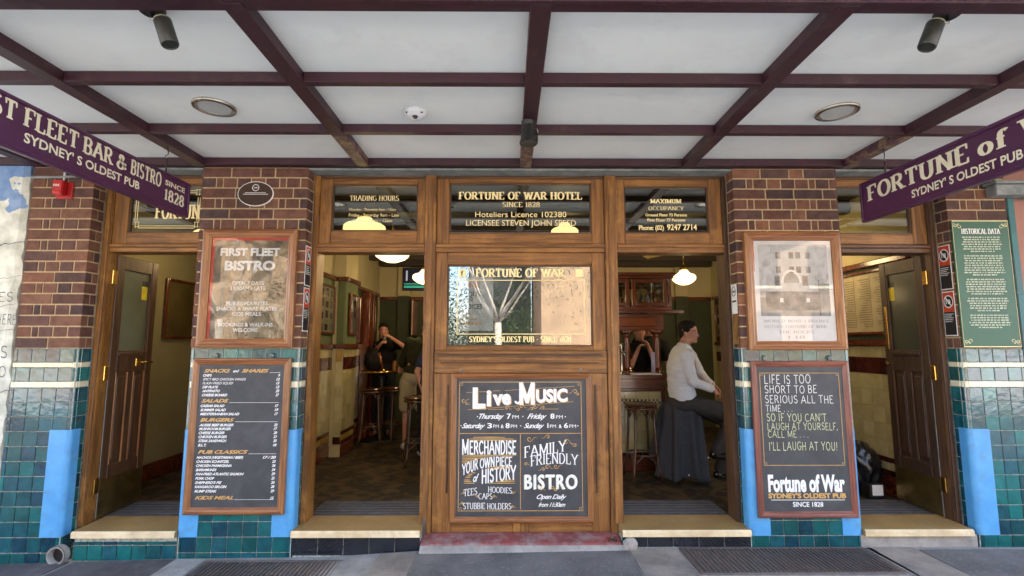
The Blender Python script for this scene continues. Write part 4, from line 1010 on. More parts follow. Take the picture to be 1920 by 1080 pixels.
for pts in ([(205, 272), (285, 268)], [(370, 262), (475, 258)], [(560, 250), (660, 245)], [(725, 243), (915, 230)], [(1145, 215), (1670, 184)], [(230, 513), (1650, 400)], [(500, 508), (720, 506)], [(1200, 503), (1450, 503)]): gl(C5, pts, .0055, .003)
orn(C5, [(200, 385, 1, -1, 1.5), (230, 430, 1, 1, .9), (1640, 260, -1, 1, 1.7), (1690, 290, -1, -1, 1), (780, 490, 1, 1, 1.2), (880, 500, -1, -1, 1.2), (980, 470, 1, 1, 1.4), (1060, 500, -1, 1, 1.2), (1160, 470, 1, -1, 1.4), (1220, 480, -1, 1, 1)])
for s, x0, x1, st in (('Thursday', 375, 715, 'script'), ('7', 752, 808, 'bold'), ('PM', 825, 912, 'sans'), ('Friday', 1025, 1290, 'script'), ('8', 1338, 1395, 'bold'), ('PM', 1415, 1505, 'sans')):
    ct(s, C5, x0, 565 if s != 'PM' else 588, x1, 638, m_white, st, slope=.0)
for s, x0, x1, st in (('Saturday', 148, 462, 'script'), ('3', 490, 553, 'bold'), ('PM', 568, 645, 'sans'), ('&', 672, 710, 'bold'), ('8', 735, 790, 'bold'), ('PM', 805, 888, 'sans'), ('Sunday', 980, 1255, 'script'), ('1', 1296, 1311, 'sans'), ('PM', 1330, 1412, 'sans'), ('&', 1450, 1490, 'bold'), ('6', 1520, 1575, 'bold'), ('PM', 1592, 1682, 'sans')):
    ct(s, C5, x0, 698 if s not in ('PM', '&') else 718, x1, 768, m_white, st)
for (x, y) in ((357, 608), (967, 608), (1540, 612), (138, 735), (937, 738), (1706, 738)):
    p = C5(x, y); box('dot', p[0] - .004, p[0] + .004, Y - .0005, Y, p[1] - .004, p[1] + .004, m_white, cb)
b0 = C5(108, 120); b1 = C6(1538, 940)
gold_border(cb, b0[0], b1[0], b1[1], b0[1], Y, .0045, .028)
ym = C5(0, 843)[1]; box('gold_line', b0[0] + .006, b1[0] - .006, Y - .0006, Y - .0001, ym - .002, ym + .0025, m_goldpaint, cb)
xm = C6(819, 0)[0]; box('gold_line', xm - .0022, xm + .0022, Y - .0006, Y - .0001, b1[1] + .012, ym - .003, m_goldpaint, cb)
ct('M', C6, 140, 108, 218, 270, m_white, 'cond'); ct('ERCHANDISE', C6, 228, 122, 770, 270, m_white, 'cond')
for i, (x0, x1, y) in enumerate(((270, 640, 74), (195, 740, 94), (240, 775, 110), (140, 770, 289), (140, 500, 307), (140, 400, 325), (140, 330, 343), (140, 250, 360), (600, 730, 303), (140, 200, 378), (470, 715, 425), (430, 710, 440), (245, 300, 494), (215, 265, 512), (200, 250, 530), (180, 240, 548), (165, 240, 578), (165, 255, 596), (165, 290, 616), (600, 750, 580), (530, 752, 597), (450, 755, 616))):
    gl(C6, [(x0, y), ((x0+x1)/2, y - 1), (x1, y)], .0065, .004)
ct('YOUR', C6, 145, 400, 325, 520, m_white, 'cond', slope=.62); ct('OWN', C6, 350, 330, 520, 440, m_white, 'cond', slope=.22); ct('PIECE', C6, 535, 310, 722, 412, m_white, 'cond', slope=.0)
ct('of', C6, 270, 500, 340, 600, m_white, 'script'); ct('HISTORY', C6, 370, 465, 765, 615, m_white, 'cond', slope=.35)
ct('TEES', C6, 165, 690, 320, 768, m_white, 'thinserif', slope=.3); ct('CAPS', C6, 335, 735, 495, 800, m_white, 'thinserif'); ct('HOODIES', C6, 445, 655, 720, 720, m_white, 'thinserif', slope=-.25)
ct('STUBBIE', C6, 160, 845, 412, 915, m_white, 'thinserif'); ct('HOLDERS', C6, 435, 850, 712, 918, m_white, 'thinserif')
orn(C6, [(150, 730, -1, 1, .8), (305, 765, -1, -1, .8), (530, 770, 1, 1, .8), (745, 725, 1, -1, .8), (135, 850, -1, 1, .8), (740, 890, 1, 1, .8)], .02, .007)
ct('FAMILY', C6, 865, 190, 1350, 320, m_white, 'thinserif', slope=.62); ct('FRIENDLY', C6, 940, 300, 1485, 420, m_white, 'thinserif', slope=.12, arch=.22)
for mt, o in ((m_ivory, (-.007, .0006, -.004)), (m_white, None)): ct('BISTRO', C6, 870, 510, 1480, 680, mt, 'wide', off=o)
orn(C6, [(960, 95, 1, -1, 1.9), (1110, 70, -1, 1, 1.5), (1390, 130, 1, 1, 2), (1430, 165, -1, -1, 1.3), (900, 390, 1, 1, 1), (1060, 455, -1, 1, 1.2), (1160, 430, 1, 1, 1.6), (1260, 420, 1, -1, 1.6), (1080, 685, 1, 1, 1.1), (1170, 672, -1, 1, 1.2), (1240, 690, 1, -1, 1)])
ct('Open Daily', C6, 1005, 745, 1350, 800, m_white, 'script'); ct('from 11:30am', C6, 1025, 840, 1335, 890, m_white, 'script')
for x in (-.385, .585):
    tube('hook', [(x, .118, 1.368), (x, .10, 1.372), (x, .098, 1.39)], .004, m_metal, cb, 6)
    bm = bmesh.new(); tube_bm(bm, [(x + .010*math.cos(k*PI/5), .10, 1.392 + .010*math.sin(k*PI/5)) for k in range(10)], .003, 6, True); bm_obj('ring', bm, m_metal, cb, True)

# historical board
m_hgreen = M('sign_green', (.014, .085, .036), .45, scale=4, col2=(.012, .07, .03))
hd = thing('historical_board', 'tall green board headed HISTORICAL DATA with rows of small cream print', 'sign', (3.86, 0, 1.56))
HX0, HX1, HZ0, HZ1 = 3.628, 4.098, 1.572, 2.610
box('board', HX0, HX1, -.018, -.004, HZ0, HZ1, m_hgreen, hd, .003); Yh = -.0184
m_hc = M('sign_cream', (.62, .66, .50), .6, scale=20)
for (a, b, c, e) in ((HX0, HX1, HZ1 - .010, HZ1 - .004), (HX0, HX1, HZ0 + .004, HZ0 + .010), (HX0 + .004, HX0 + .010, HZ0, HZ1), (HX1 - .010, HX1 - .004, HZ0, HZ1)):
    box('border_line', a + .004, b - .004, Yh - .0006, Yh - .0001, c, e, m_gold, hd)
for cx in (HX0 + .035, HX1 - .035):
    for cz in (HZ0 + .035, HZ1 - .035):
        bm = bmesh.new()
        for k in range(3):
            fx = 1 if cx < 3.8 else -1; fz = 1 if cz < 2 else -1
            scroll(bm, cx + fx*.006*k, cz + fz*.008*k, .022 + .004*k, fx if k % 2 else -fx, fz, Yh - .0004, .8, .004)
        bm_obj('corner_ornament', bm, m_gold, hd)
for mt, o in ((m_black, (.002, .0004, -.002)), (m_white, None)): letters(hd, 'HISTORICAL DATA', (3.705, Yh - .001, 2.495), (.315, 0, 0), (0, 0, .042), mt, 'serifb', off=o)
rr = random.Random(11); bm = bmesh.new(); z = 2.462
for n in (7, 9, 7, 6, 6):
    for i in range(n):
        w = .34 * (rr.uniform(.86, 1) if i < n - 1 else rr.uniform(.5, .8)); x = 3.862 - w/2; xe = 3.862 + w/2
        while x < xe:
            q = min(rr.uniform(.012, .034), xe - x)
            k = x
            while k < x + q - .0035:
                h_ = rr.choice([.0105, .0105, .0085]); v = [bm.verts.new((k, Yh - .0006, z)), bm.verts.new((k + .0040, Yh - .0006, z)), bm.verts.new((k + .0040 + .001, Yh - .0006, z + h_)), bm.verts.new((k + .001, Yh - .0006, z + h_))]
                bm.faces.new(v); k += .0050
            x += q + .006
        z -= .0195
    z -= .018
o = bm_obj('small_print', bm, m_hc, hd)
for x, z in ((HX0 + .02, 1.56), (HX0 + .035, 1.585), (HX1 - .06, HZ0 + .02)): pass

# fire alarm, heritage plaque
fa = thing('fire_alarm', 'small red fire alarm box with conduit high on the left brick pier', 'alarm', (-3.62, 0, 2.77))
m_redbox = M('alarm_red', (.48, .012, .012), .35, scale=8, coat=.4)
box('back_plate', -3.695, -3.560, -.012, -.002, 2.775, 2.915, m_redbox, fa, .004); box('case', -3.690, -3.605, -.06, -.0125, 2.80, 2.92, m_redbox, fa, .006, 2)
box('lens', -3.68, -3.615, -.066, -.0605, 2.81, 2.832, M('alarm_lens', (.7, .03, .02), .1, scale=5, coat=1), fa, .003)
letters(fa, 'FIRE', (-3.678, -.0606, 2.868), (.05, 0, 0), (0, 0, .018), m_white, 'bold')
tube('conduit', [(-3.63, -.02, 2.92), (-3.63, -.02, 3.045)], .008, m_plas, fa, 8)
tube('conduit', [(-3.898, -.02, 2.955), (-3.69, -.02, 2.955), (-3.40, -.02, 2.965)], .012, m_lead, fa, 8)
hp = thing('heritage_plaque', 'oval brown heritage plaque with a white rim on bricks above the bistro poster', 'plaque', (-2.07, 0, 2.82))
def ell(name, cx, cz, rx, rz, y0, y1, mat, n=40): return prism(name, [(cx + rx*math.cos(2*PI*k/n), cz + rz*math.sin(2*PI*k/n)) for k in range(n)], y0, y1, mat, hp)
m_pbrown = M('plaque_brown', (.06, .03, .018), .35, scale=6, coat=.4)
ell('rim', -2.071, 2.822, .146, .104, -.012, -.002, m_white); ell('face', -2.071, 2.822, .140, .098, -.014, -.0122, m_pbrown)
bm = bmesh.new(); ribbon(bm, [(-2.071 + .026*math.cos(2*PI*k/20), 2.872 + .026*math.sin(2*PI*k/20)) for k in range(21)], .006, .006, -.0146)
ribbon(bm, [(-2.085, 2.872), (-2.057, 2.872)], .008, .008, -.0146); ribbon(bm, [(-2.064, 2.878), (-2.064, 2.866)], .006, .006, -.0146); bm_obj('emblem', bm, m_white, hp)
bm = bmesh.new()
for z_, w_ in ((2.826, .17), (2.814, .20)):
    k = -2.071 - w_/2
    while k < -2.071 + w_/2: 
        v = [bm.verts.new((k, -.0145, z_)), bm.verts.new((k + .006, -.0145, z_)), bm.verts.new((k + .006, -.0145, z_ + .006)), bm.verts.new((k, -.0145, z_ + .006))]; bm.faces.new(v); k += .0085
bm_obj('small_print', bm, m_white, hp)

# 18+ notices on the reveals
m_nred = M('notice_red', (.62, .065, .02), .45, scale=8)
def notice(X, facing, z0, z1, label):
    t = thing('age_notice', label, 'notice', (X, .07, z0), 'red and black age limit notices')
    s = facing; x0 = X + s*.001
    box('sheet', x0, x0 + s*.003, .008, .122, z0, z1, m_white, t, .0008)
    f = x0 + s*.0034; zm = z0 + (z1 - z0) * .54
    box('red_field', f - s*.0003, f + s*.0002, .014, .116, zm, z1 - .008, m_nred, t); box('black_field', f - s*.0003, f + s*.0002, .014, .116, z0 + .008, zm - .0004, m_black, t)
    def disc(name, rad, mat, d, ry=1.2):
        bm = bmesh.new(); cz = (zm + z1)/2; V = [bm.verts.new((f + s*d, .065 + rad*math.cos(2*PI*k/28), cz + rad*ry*math.sin(2*PI*k/28))) for k in range(28)]
        bm.faces.new(V if s > 0 else V[::-1]); bm_obj(name, bm, mat, t)
    disc('badge', .044, m_white, .0008); disc('badge', .037, m_black, .0012)
    cz = (zm + z1)/2 - .018; y0, y1 = (.045, .088) if s > 0 else (.088, .045)
    letters(t, '18', (f + s*.0018, y0, cz), (0, y1 - y0, 0), (0, 0, .036), m_white, 'bold')
    bm = bmesh.new(); sgn = 1 if s > 0 else -1
    v = [bm.verts.new((f + s*.0022, .065 - sgn*.03, (zm+z1)/2 + .034)), bm.verts.new((f + s*.0022, .065 - sgn*.022, (zm+z1)/2 + .04)), bm.verts.new((f + s*.0022, .065 + sgn*.03, (zm+z1)/2 - .034)), bm.verts.new((f + s*.0022, .065 + sgn*.022, (zm+z1)/2 - .04))]
    bm.faces.new(v); bm_obj('badge_bar', bm, m_white, t)
    bm = bmesh.new(); rr = random.Random(int(z0*100)); z = zm - .022
    for i in range(5):
        y = .022; ye = rr.uniform(.075, .108) if i else .1
        while y < ye: v = [bm.verts.new((f + s*.0008, y if s > 0 else .13 - y, z)), bm.verts.new((f + s*.0008, (y + .006) if s > 0 else .13 - y - .006, z)), bm.verts.new((f + s*.0008, (y + .006) if s > 0 else .13 - y - .006, z + .006)), bm.verts.new((f + s*.0008, y if s > 0 else .13 - y, z + .006))]; bm.faces.new(v); y += .008
        z -= .015
    bm_obj('small_print', bm, m_white, t)
notice(-1.65, 1, 2.07, 2.40, 'red and black age limit notice beside the bistro poster, upper of the two')
notice(-1.65, 1, 1.70, 2.055, 'red and black age limit notice beside the bistro poster, lower of the two')
notice(3.62, -1, 2.045, 2.415, 'red and black age limit notice beside the green historical board, upper of the two')
notice(3.62, -1, 1.665, 2.03, 'red and black age limit notice beside the green historical board, lower of the two')
ns = thing('smoking_notice', 'narrow white notice with a circular black symbol on the brick reveal by the seated man', 'notice', (1.855, .07, 1.84))
box('sheet', 1.851, 1.854, .02, .115, 1.845, 2.085, m_white, ns, .0006); box('black_field', 1.8503, 1.8508, .03, .105, 1.94, 1.955, m_black, ns)
bm = bmesh.new()
tube_bm(bm, [(1.850, .067 + .03*math.cos(2*PI*k/20), 2.03 + .04*math.sin(2*PI*k/20)) for k in range(20)], .003, 6, True); bm_obj('symbol', bm, m_black, ns)
box('symbol_mark', 1.8495, 1.8505, .05, .085, 2.02, 2.035, m_black, ns)
ns2 = thing('brown_notice', 'faded amber and brown sticker below the narrow white notice', 'notice', (1.855, .07, 1.6))
box('sheet', 1.852, 1.854, .02, .115, 1.60, 1.83, M('amber_print', (.32, .15, .03), .5, scale=14, col2=(.10, .045, .02)), ns2)
# ------------------------------------------------------------------ inside of the pub
FZ = .17
m_cwall = M('cream_wall', (.50, .43, .24), .75, scale=2, col2=(.43, .36, .19), bump=.05)
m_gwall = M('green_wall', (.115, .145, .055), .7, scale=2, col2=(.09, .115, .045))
m_gshade = M('green_wall_shaded', (.045, .055, .022), .7, scale=2, col2=(.03, .038, .016))  # same green darkened in colour for the shade deep in the room
m_olive = M('olive_wall', (.30, .27, .15), .75, scale=2, col2=(.25, .22, .12))
m_dceil = M('brown_ceiling', (.05, .035, .022), .6, scale=3)
m_itile = M('buff_tile', (.48, .42, .22), .15, scale=6, col2=(.38, .33, .16), coat=.5, rnd=.12, bump=.1, bscale=14)
m_otile = M('ochre_tile', (.42, .26, .05), .15, coat=.5, rnd=.2); m_btile = M('oxblood_tile', (.07, .016, .012), .12, coat=.6, rnd=.25)
m_carpet = bpy.data.materials.new('patterned_floor'); m_carpet.use_nodes = True
def carpet():
    N = m_carpet.node_tree.nodes; L = m_carpet.node_tree.links; g = N.new('ShaderNodeNewGeometry')
    mp = N.new('ShaderNodeMapping'); mp.inputs['Rotation'].default_value = (0, 0, .78); mp.inputs['Scale'].default_value = (1, 1, 1); L.new(g.outputs[0], mp.inputs[0])
    n = N.new('ShaderNodeTexNoise'); n.inputs['Scale'].default_value = 9; n.inputs['Detail'].default_value = 4; n.inputs['Distortion'].default_value = 1.2; L.new(mp.outputs[0], n.inputs[0])
    v = N.new('ShaderNodeTexVoronoi'); v.inputs['Scale'].default_value = 7; L.new(mp.outputs[0], v.inputs[0])
    a = N.new('ShaderNodeMath'); a.operation = 'MULTIPLY_ADD'; a.inputs[1].default_value = .5; L.new(v.outputs[0], a.inputs[0]); L.new(n.outputs[0], a.inputs[2])
    r = N.new('ShaderNodeValToRGB'); e = r.color_ramp.elements; e[0].position = .6; e[0].color = (.010, .006, .004, 1); e[1].position = .85; e[1].color = (.07, .042, .012, 1); k = e.new(.74); k.color = (.022, .013, .006, 1)
    L.new(a.outputs[0], r.inputs[0]); b = N['Principled BSDF']; L.new(r.outputs[0], b.inputs['Base Color']); b.inputs['Roughness'].default_value = .75
carpet()
XL, XR, YB, ZC = -2.30, 3.62, 4.85, 3.12
struct(box('pub_floor', -3.95, 3.8, .30, 5.1, .02, FZ, m_carpet))
cl = struct(box('pub_ceiling', -3.95, 3.8, .35, 5.1, ZC, ZC + .08, m_dceil))
for y in (1.2, 2.2, 3.2, 4.2): box('ceiling_beam', -3.9, 3.7, y - .06, y + .06, ZC - .14, ZC - .001, m_dceil, cl, .006)
struct(box('wall_back', -3.95, 3.8, YB, YB + .12, FZ, ZC, m_cwall))
wlft = struct(box('wall_left', XL - .10, XL, .35, YB - .002, FZ + .001, ZC - .002, m_cwall))
wrt = struct(box('wall_right', XR, XR + .12, .35, YB - .002, FZ + .001, ZC - .002, m_cwall))
wp = struct(box('wall_passage', -3.95, -3.80, .35, YB - .002, FZ + .001, ZC - .002, m_olive))
# back wall dressing
wb = struct(box('wall_back_green', XL + .02, XR - .02, YB - .012, YB - .001, FZ + .002, 2.36, m_gshade))
box('picture_rail', XL + .02, XR - .02, YB - .05, YB - .0125, 2.361, 2.43, m_mahog, wb, .01)
box('cornice', XL + .02, XR - .02, YB - .16, YB - .0125, 2.96, 3.1195, m_dceil, wb, .02)
for x in (-1.95, 2.95):
    box('pilaster', x, x + .22, YB - .10, YB - .0505, 2.44, 2.955, m_cwall, wb, .004); box('pilaster', x, x + .22, YB - .10, YB - .0505, FZ + .01, 2.43, m_gshade, wb, .004)
# left wall dressing
def side_dress(host, X, s, y0, y1, with_green=True, capz=1.6, rail=2.42, cells=True):
    """s = +1 faces +x"""
    if with_green: box('green_band', X + s*.0005, X + s*.010, y0, y1, capz, rail, m_gshade if (s < 0 or y0 > 3) else m_gwall, host)
    box('picture_rail', X + s*.0005, X + s*.055, y0, y1, rail, rail + .06, m_mahog, host, .01)
    box('dado_cap', X + s*.0005, X + s*.045, y0, y1, capz - .06, capz, m_mahog, host, .008)
    z = capz - .062
    def band(n, h, mat, w, sk=0):
        nonlocal z
        k = max(1, round((y1 - y0) / w)); ww = (y1 - y0) / k
        for _ in range(n):
            for i in range(k): piece('tile', (.012, round(ww - .004, 3), round(h - .004, 3)), .002, mat, (X + s*.008, y0 + ww*(i+.5), z - h/2), host, jit=.005)
            z -= h
    band(1, .11, m_itile, .15); band(1, .16, m_btile, .08); band(5, .155, m_itile, .155); band(1, .05, m_btile, .155); band(1, .07, m_itile if s < 0 else m_otile, .155); band(1, .06, m_btile, .155)
    box('skirting', X + s*.0005, X + s*.02, y0, y1, FZ + .002, z, m_mahog, host, .004)
pl = struct(box('wall_pilaster', XL + .0005, -2.15, 2.56, 3.07, FZ + .001, ZC - .003, m_cwall))
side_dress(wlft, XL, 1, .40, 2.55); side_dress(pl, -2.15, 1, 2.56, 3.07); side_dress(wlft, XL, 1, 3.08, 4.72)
# pilaster front face (towards the street)
box('green_band', XL + .06, -2.151, 2.548, 2.5595, 1.6, 2.42, m_gwall, pl); box('picture_rail', XL + .06, -2.10, 2.51, 2.5595, 2.42, 2.48, m_mahog, pl, .008); box('dado_cap', XL + .05, -2.10, 2.52, 2.5595, 1.54, 1.6, m_mahog, pl, .006)
for i in range(7): piece('tile', (.085, .012, .15), .002, m_itile if i not in (0,) else m_otile, (-2.197, 2.553, 1.45 - i*.155), pl)
box('tile_band', XL + .06, -2.15, 2.545, 2.5595, .33, .42, m_btile, pl)
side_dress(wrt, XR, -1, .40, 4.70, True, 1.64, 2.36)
box('skirting', -3.7995, -3.775, .40, 4.8, FZ + .002, .35, m_mahog, wp, .006)
box('wall_strip', -3.7995, -3.785, .98, 1.06, .55, 2.25, m_cwall, wp, .003)

def collage(name, label, X, s, y0, y1, z0, z1, cols, rows, fmat, pmat, seed, blank=False, cat='picture', group=None):
    t = thing(name, label, cat, (X, (y0+y1)/2, z0), group)
    f = .03
    for a, b, c, e in ((y0, y0+f, z0, z1), (y1-f, y1, z0, z1), (y0+f+.0005, y1-f-.0005, z0, z0+f), (y0+f+.0005, y1-f-.0005, z1-f, z1)): box('frame_rail', X + s*.013, X + s*.04, a, b, c, e, fmat, t, .005)
    box('mount', X + s*.013, X + s*.022, y0 + f*.9, y1 - f*.9, z0 + f*.9, z1 - f*.9, pmat, t)
    rr = random.Random(seed)
    if not blank:
        cw = (y1 - y0 - 2*f) / cols; rh = (z1 - z0 - 2*f) / rows
        for i in range(cols):
            for j in range(rows):
                a = y0 + f + cw*(i + .15 + rr.uniform(0, .1)); c = z0 + f + rh*(j + .12 + rr.uniform(0, .15))
                box('photo', X + s*.0222, X + s*.0235, a, a + cw*.62, c, c + rh*rr.uniform(.5, .72), random.Random(seed + i*7 + j).choice([gC, gB, m_pbrown, m_black]), t)
    if cat != 'notice board': box('glass', X + s*.028, X + s*.030, y0 + f, y1 - f, z0 + f, z1 - f, m_pglass, t)
    return t
collage('photo_collage', 'mahogany framed collage of old photographs nearest the left open doorway', XL + .012, 1, 1.97, 2.5, 1.72, 2.34, 3, 4, m_mahogz, M('collage_mount', (.75, .68, .46), .6, scale=6), 4)
collage('photo_collage', 'dark framed group of photographs on the side of the green pilaster', -2.14, 1, 2.66, 3.0, 1.72, 2.28, 2, 3, m_mahogz, gB, 8)
collage('wall_mirror', 'tall mirror in a dark frame past the green pilaster', XL + .012, 1, 3.25, 3.62, 1.62, 2.3, 1, 1, m_mahogz, M('mirror_silver', (.5, .5, .48), .05, 1., scale=2), 9, True, 'mirror')
collage('photo_collage', 'small picture in the far left corner of the bar room', XL + .012, 1, 4.1, 4.5, 1.75, 2.28, 2, 2, m_mahogz, m_gwall, 12)
collage('photo_collage', 'framed collage of photographs on the far right wall behind the seated man', XR - .012, -1, 4.05, 4.62, 1.70, 2.29, 3, 3, m_mahogz, M('collage_mount2', (.7, .62, .3), .6, scale=6), 15)
collage('passage_picture', 'dark framed brown drawing on the olive passage wall beyond the left entrance door', -3.80, 1, 1.50, 2.02, 1.66, 2.33, 2, 2, m_mahogz, M('brown_sheet', (.2, .15, .055), .5, scale=5, col2=(.13, .1, .035)), 17, True)
hb2 = collage('honour_board', 'large cream list of names in a dark frame on the wall beyond the right entrance', XR - .012, -1, .62, 1.62, 1.69, 2.33, 2, 2, m_mahogz, M('list_paper', (.52, .44, .26), .6, scale=4), 19, True, 'notice board')
bm = bmesh.new(); rr = random.Random(23)
for z in [2.24 - .0235*i for i in range(21)]:
    for c in range(4):
        y = .68 + c*.23; ye = y + rr.uniform(.08, .17)
        while y < ye: v = [bm.verts.new((XR - .0352, y, z)), bm.verts.new((XR - .0352, y + .010, z)), bm.verts.new((XR - .0352, y + .010, z + .007)), bm.verts.new((XR - .0352, y, z + .007))]; bm.faces.new(v); y += .014
bm_obj('small_print', bm, m_pbrown, hb2)
for c in range(5): box('rule_line', XR - .036, XR - .0352, .665 + c*.23, .668 + c*.23, 1.76, 2.28, m_pbrown, hb2)
# dark wood columns and doorway at the back
cw = thing('timber_partition', 'dark mahogany doorway and panelling under the television on the back wall', 'partition', (-1.1, 4.8, FZ))
box('panel', -1.52, .2, YB - .06, YB - .0505, FZ, 2.36, m_mahogz, cw, .004); box('opening', -1.40, -.75, YB - .0605, YB - .066, FZ, 2.15, m_black, cw)  # opening is a flat black slab painting the dark beyond the doorway
for x in (-1.50, -.72, -.2): box('stile', x, x + .09, YB - .10, YB - .067, FZ, 2.3, m_mahogz, cw, .006)
box('sign_exit', -1.24, -.9, YB - .10, YB - .07, 2.22, 2.33, m_black, cw, .004); letters(cw, 'EXIT', (-1.2, YB - .1012, 2.245), (.24, 0, 0), (0, 0, .06), m_gold, 'bold')
lc = thing('wooden_column', 'dark polished timber column against the left wall behind the high table', 'column', (-2.2, 3.85, FZ))
for y in (3.74, 3.98): box('stile', -2.285, -2.15, y, y + .08, FZ, 2.40, m_mahogz, lc, .01)
box('panel', -2.285, -2.2, 3.825, 3.975, FZ, 2.35, m_mahogz, lc)
po = thing('wall_poster', 'narrow pale poster standing out from the back wall beside the dark doorway', 'poster', (-1.6, 4.6, 1.6))
bm = bmesh.new(); bx(bm, -1.62, -1.60, 4.35, 4.78, 1.75, 2.33); bm_obj('sheet', bm, M('poster_pink', (.4, .25, .2), .4, scale=5, col2=(.25, .12, .1), coat=.5), po)
# television
tv = thing('television', 'wall mounted black television showing green and blue captions high on the back wall', 'television', (-1.5, 4.75, 2.5))
box('case', -1.86, -1.25, 4.70, 4.76, 2.53, 2.93, m_dkmetal, tv, .006)
box('screen', -1.845, -1.265, 4.694, 4.6995, 2.545, 2.915, emis('screen_dark', (.004, .005, .010), .12), tv)
eg = emis('screen_green', (.03, .35, .22), .12)
for z, w in ((2.58, .5), (2.60, .36), (2.64, .3)): box('caption', -1.83, -1.83 + w, 4.6925, 4.6935, z, z + .012, eg, tv)
box('caption', -1.80, -1.77, 4.6925, 4.6935, 2.7, 2.88, emis('screen_grey', (.25, .25, .3), .12), tv)
box('bracket', -1.6, -1.5, 4.7605, 4.84, 2.68, 2.78, m_dkmetal, tv, .004)

# pendant lamps
m_shade = emis('opal_shade', (1, .78, .42), .24)
def pendant(x, y, zb, label, watts=16, rad=.175):
    t = thing('pendant_lamp', label, 'lamp', (x, y, zb), 'schoolhouse pendant lamps')
    k = rad / .175
    sh = lathe('lamp_shade', [(.0, 0), (.06*k, .005), (.12*k, .03), (.165*k, .065), (.175*k, .085), (.172*k, .125), (.15*k, .145), (.10*k, .16), (.07*k, .19), (.055*k, .215), (.0, .22)], (x, y, zb), m_shade, t, 32)
    lathe('gallery', [(.06*k, 0), (.06*k, .03), (.03, .045), (.015, .06)][::-1], (x, y, zb + .212), m_brass, t, 20)
    tube('stem', [(x, y, zb + .25), (x, y, ZC)], .006, m_brass, t, 8)
    l = bpy.data.lights.new('bulb', 'POINT'); l.energy = watts * .14; l.color = (1, .72, .36); l.shadow_soft_size = .12
    o = bpy.data.objects.new('bulb', l); COL.objects.link(o); o.location = Vector((0, 0, -.14)); o.parent = t
    return t
def pend(px, py, Y, label, watts, rad):
    p = at(px, py, Y); return pendant(p.x, Y, p.z, label, watts, rad)
pend(683, 447, 1.0, 'opal pendant lamp seen through the trading hours window', 6, .21)
pend(735, 492, 1.55, 'opal pendant lamp whose underside shows at the top of the left open doorway', 8, .19)
pend(798, 533, 3.2, 'opal pendant lamp in front of the television at the back', 16, .19)
pend(1283, 534, 3.1, 'opal pendant lamp above the seated man near the ceiling fan', 16, .165)
pend(1059, 452, 1.7, 'opal pendant lamp just visible through the centre transom window', 7, .16)
pendant(-3.1, 1.15, 2.62, 'opal pendant lamp glowing behind the left entrance transom', 8)
pendant(3.12, 1.3, 2.66, 'opal pendant lamp behind the right entrance transom', 8)

# ceiling fan
fn = thing('ceiling_fan', 'brass ceiling fan with pale wooden blades above the bar', 'fan', (2.2, 2.6, 2.95))
lathe('motor', [(.0, -.03), (.06, -.025), (.10, 0), (.11, .04), (.08, .07), (.02, .08), (.015, ZC - 2.84)], (2.25, 2.6, 2.84), m_brass, fn, 24)
for k in range(4):
    a = .5 + k*PI/2; bm = bmesh.new(); bx(bm, .12, .58, -.055, .055, -.004, .004); bev(bm, .003)
    bmesh.ops.transform(bm, matrix=Matrix.Translation((2.25, 2.6, 2.845)) @ Matrix.Rotation(a, 4, 'Z') @ Matrix.Rotation(.22, 4, 'X'), verts=bm.verts)
    bm_obj('blade', bm, M('fan_blade', (.45, .33, .13), .4, scale=8), fn)

# bar counter, with tiled front
bar = thing('bar_counter', 'mahogany topped bar counter with buff tiled front and chequered band', 'bar', (1.1, 2.1, FZ))
box('counter_top', .30, 1.84, 1.76, 2.52, 1.205, 1.245, m_mahog, bar, .012, 2); box('apron', .32, 1.80, 1.80, 2.5, 1.06, 1.204, m_mahog, bar, .006); box('apron_bead', .31, 1.81, 1.785, 1.7995, 1.075, 1.095, m_mahog, bar, .005)
box('carcase', .34, 1.76, 1.842, 2.48, FZ, 1.059, m_grout, bar); box('corner_post', 1.762, 1.80, 1.82, 2.48, FZ, 1.059, m_mahogz, bar, .006)
for i in range(10):
    for j in range(6):
        h = (.09, .045, .15, .15, .15, .09)[j]; z = 1.058 - sum((.09, .045, .15, .15, .15, .09)[:j]) - h/2
        if j == 1: continue
        piece('tile', (.136, .012, round(h - .004, 3)), .002, m_itile, (.42 + i*.14, 1.835, z), bar)
for i in range(62):
    for j in range(2):
        if (i + j) % 2 == 0: piece('tile', (.0205, .011, .0205), 0, m_black, (.35 + i*.0225 + .011, 1.8355, .957 - j*.0215), bar)
        else: piece('tile', (.0205, .010, .0205), 0, m_cream, (.35 + i*.0225 + .011, 1.8355, .957 - j*.0215), bar)
box('skirting', .34, 1.77, 1.825, 1.8415, FZ, .34, m_mahog, bar, .004)
box('plinth_band', .34, 1.765, 1.828, 1.8415, .341, .375, m_btile, bar)
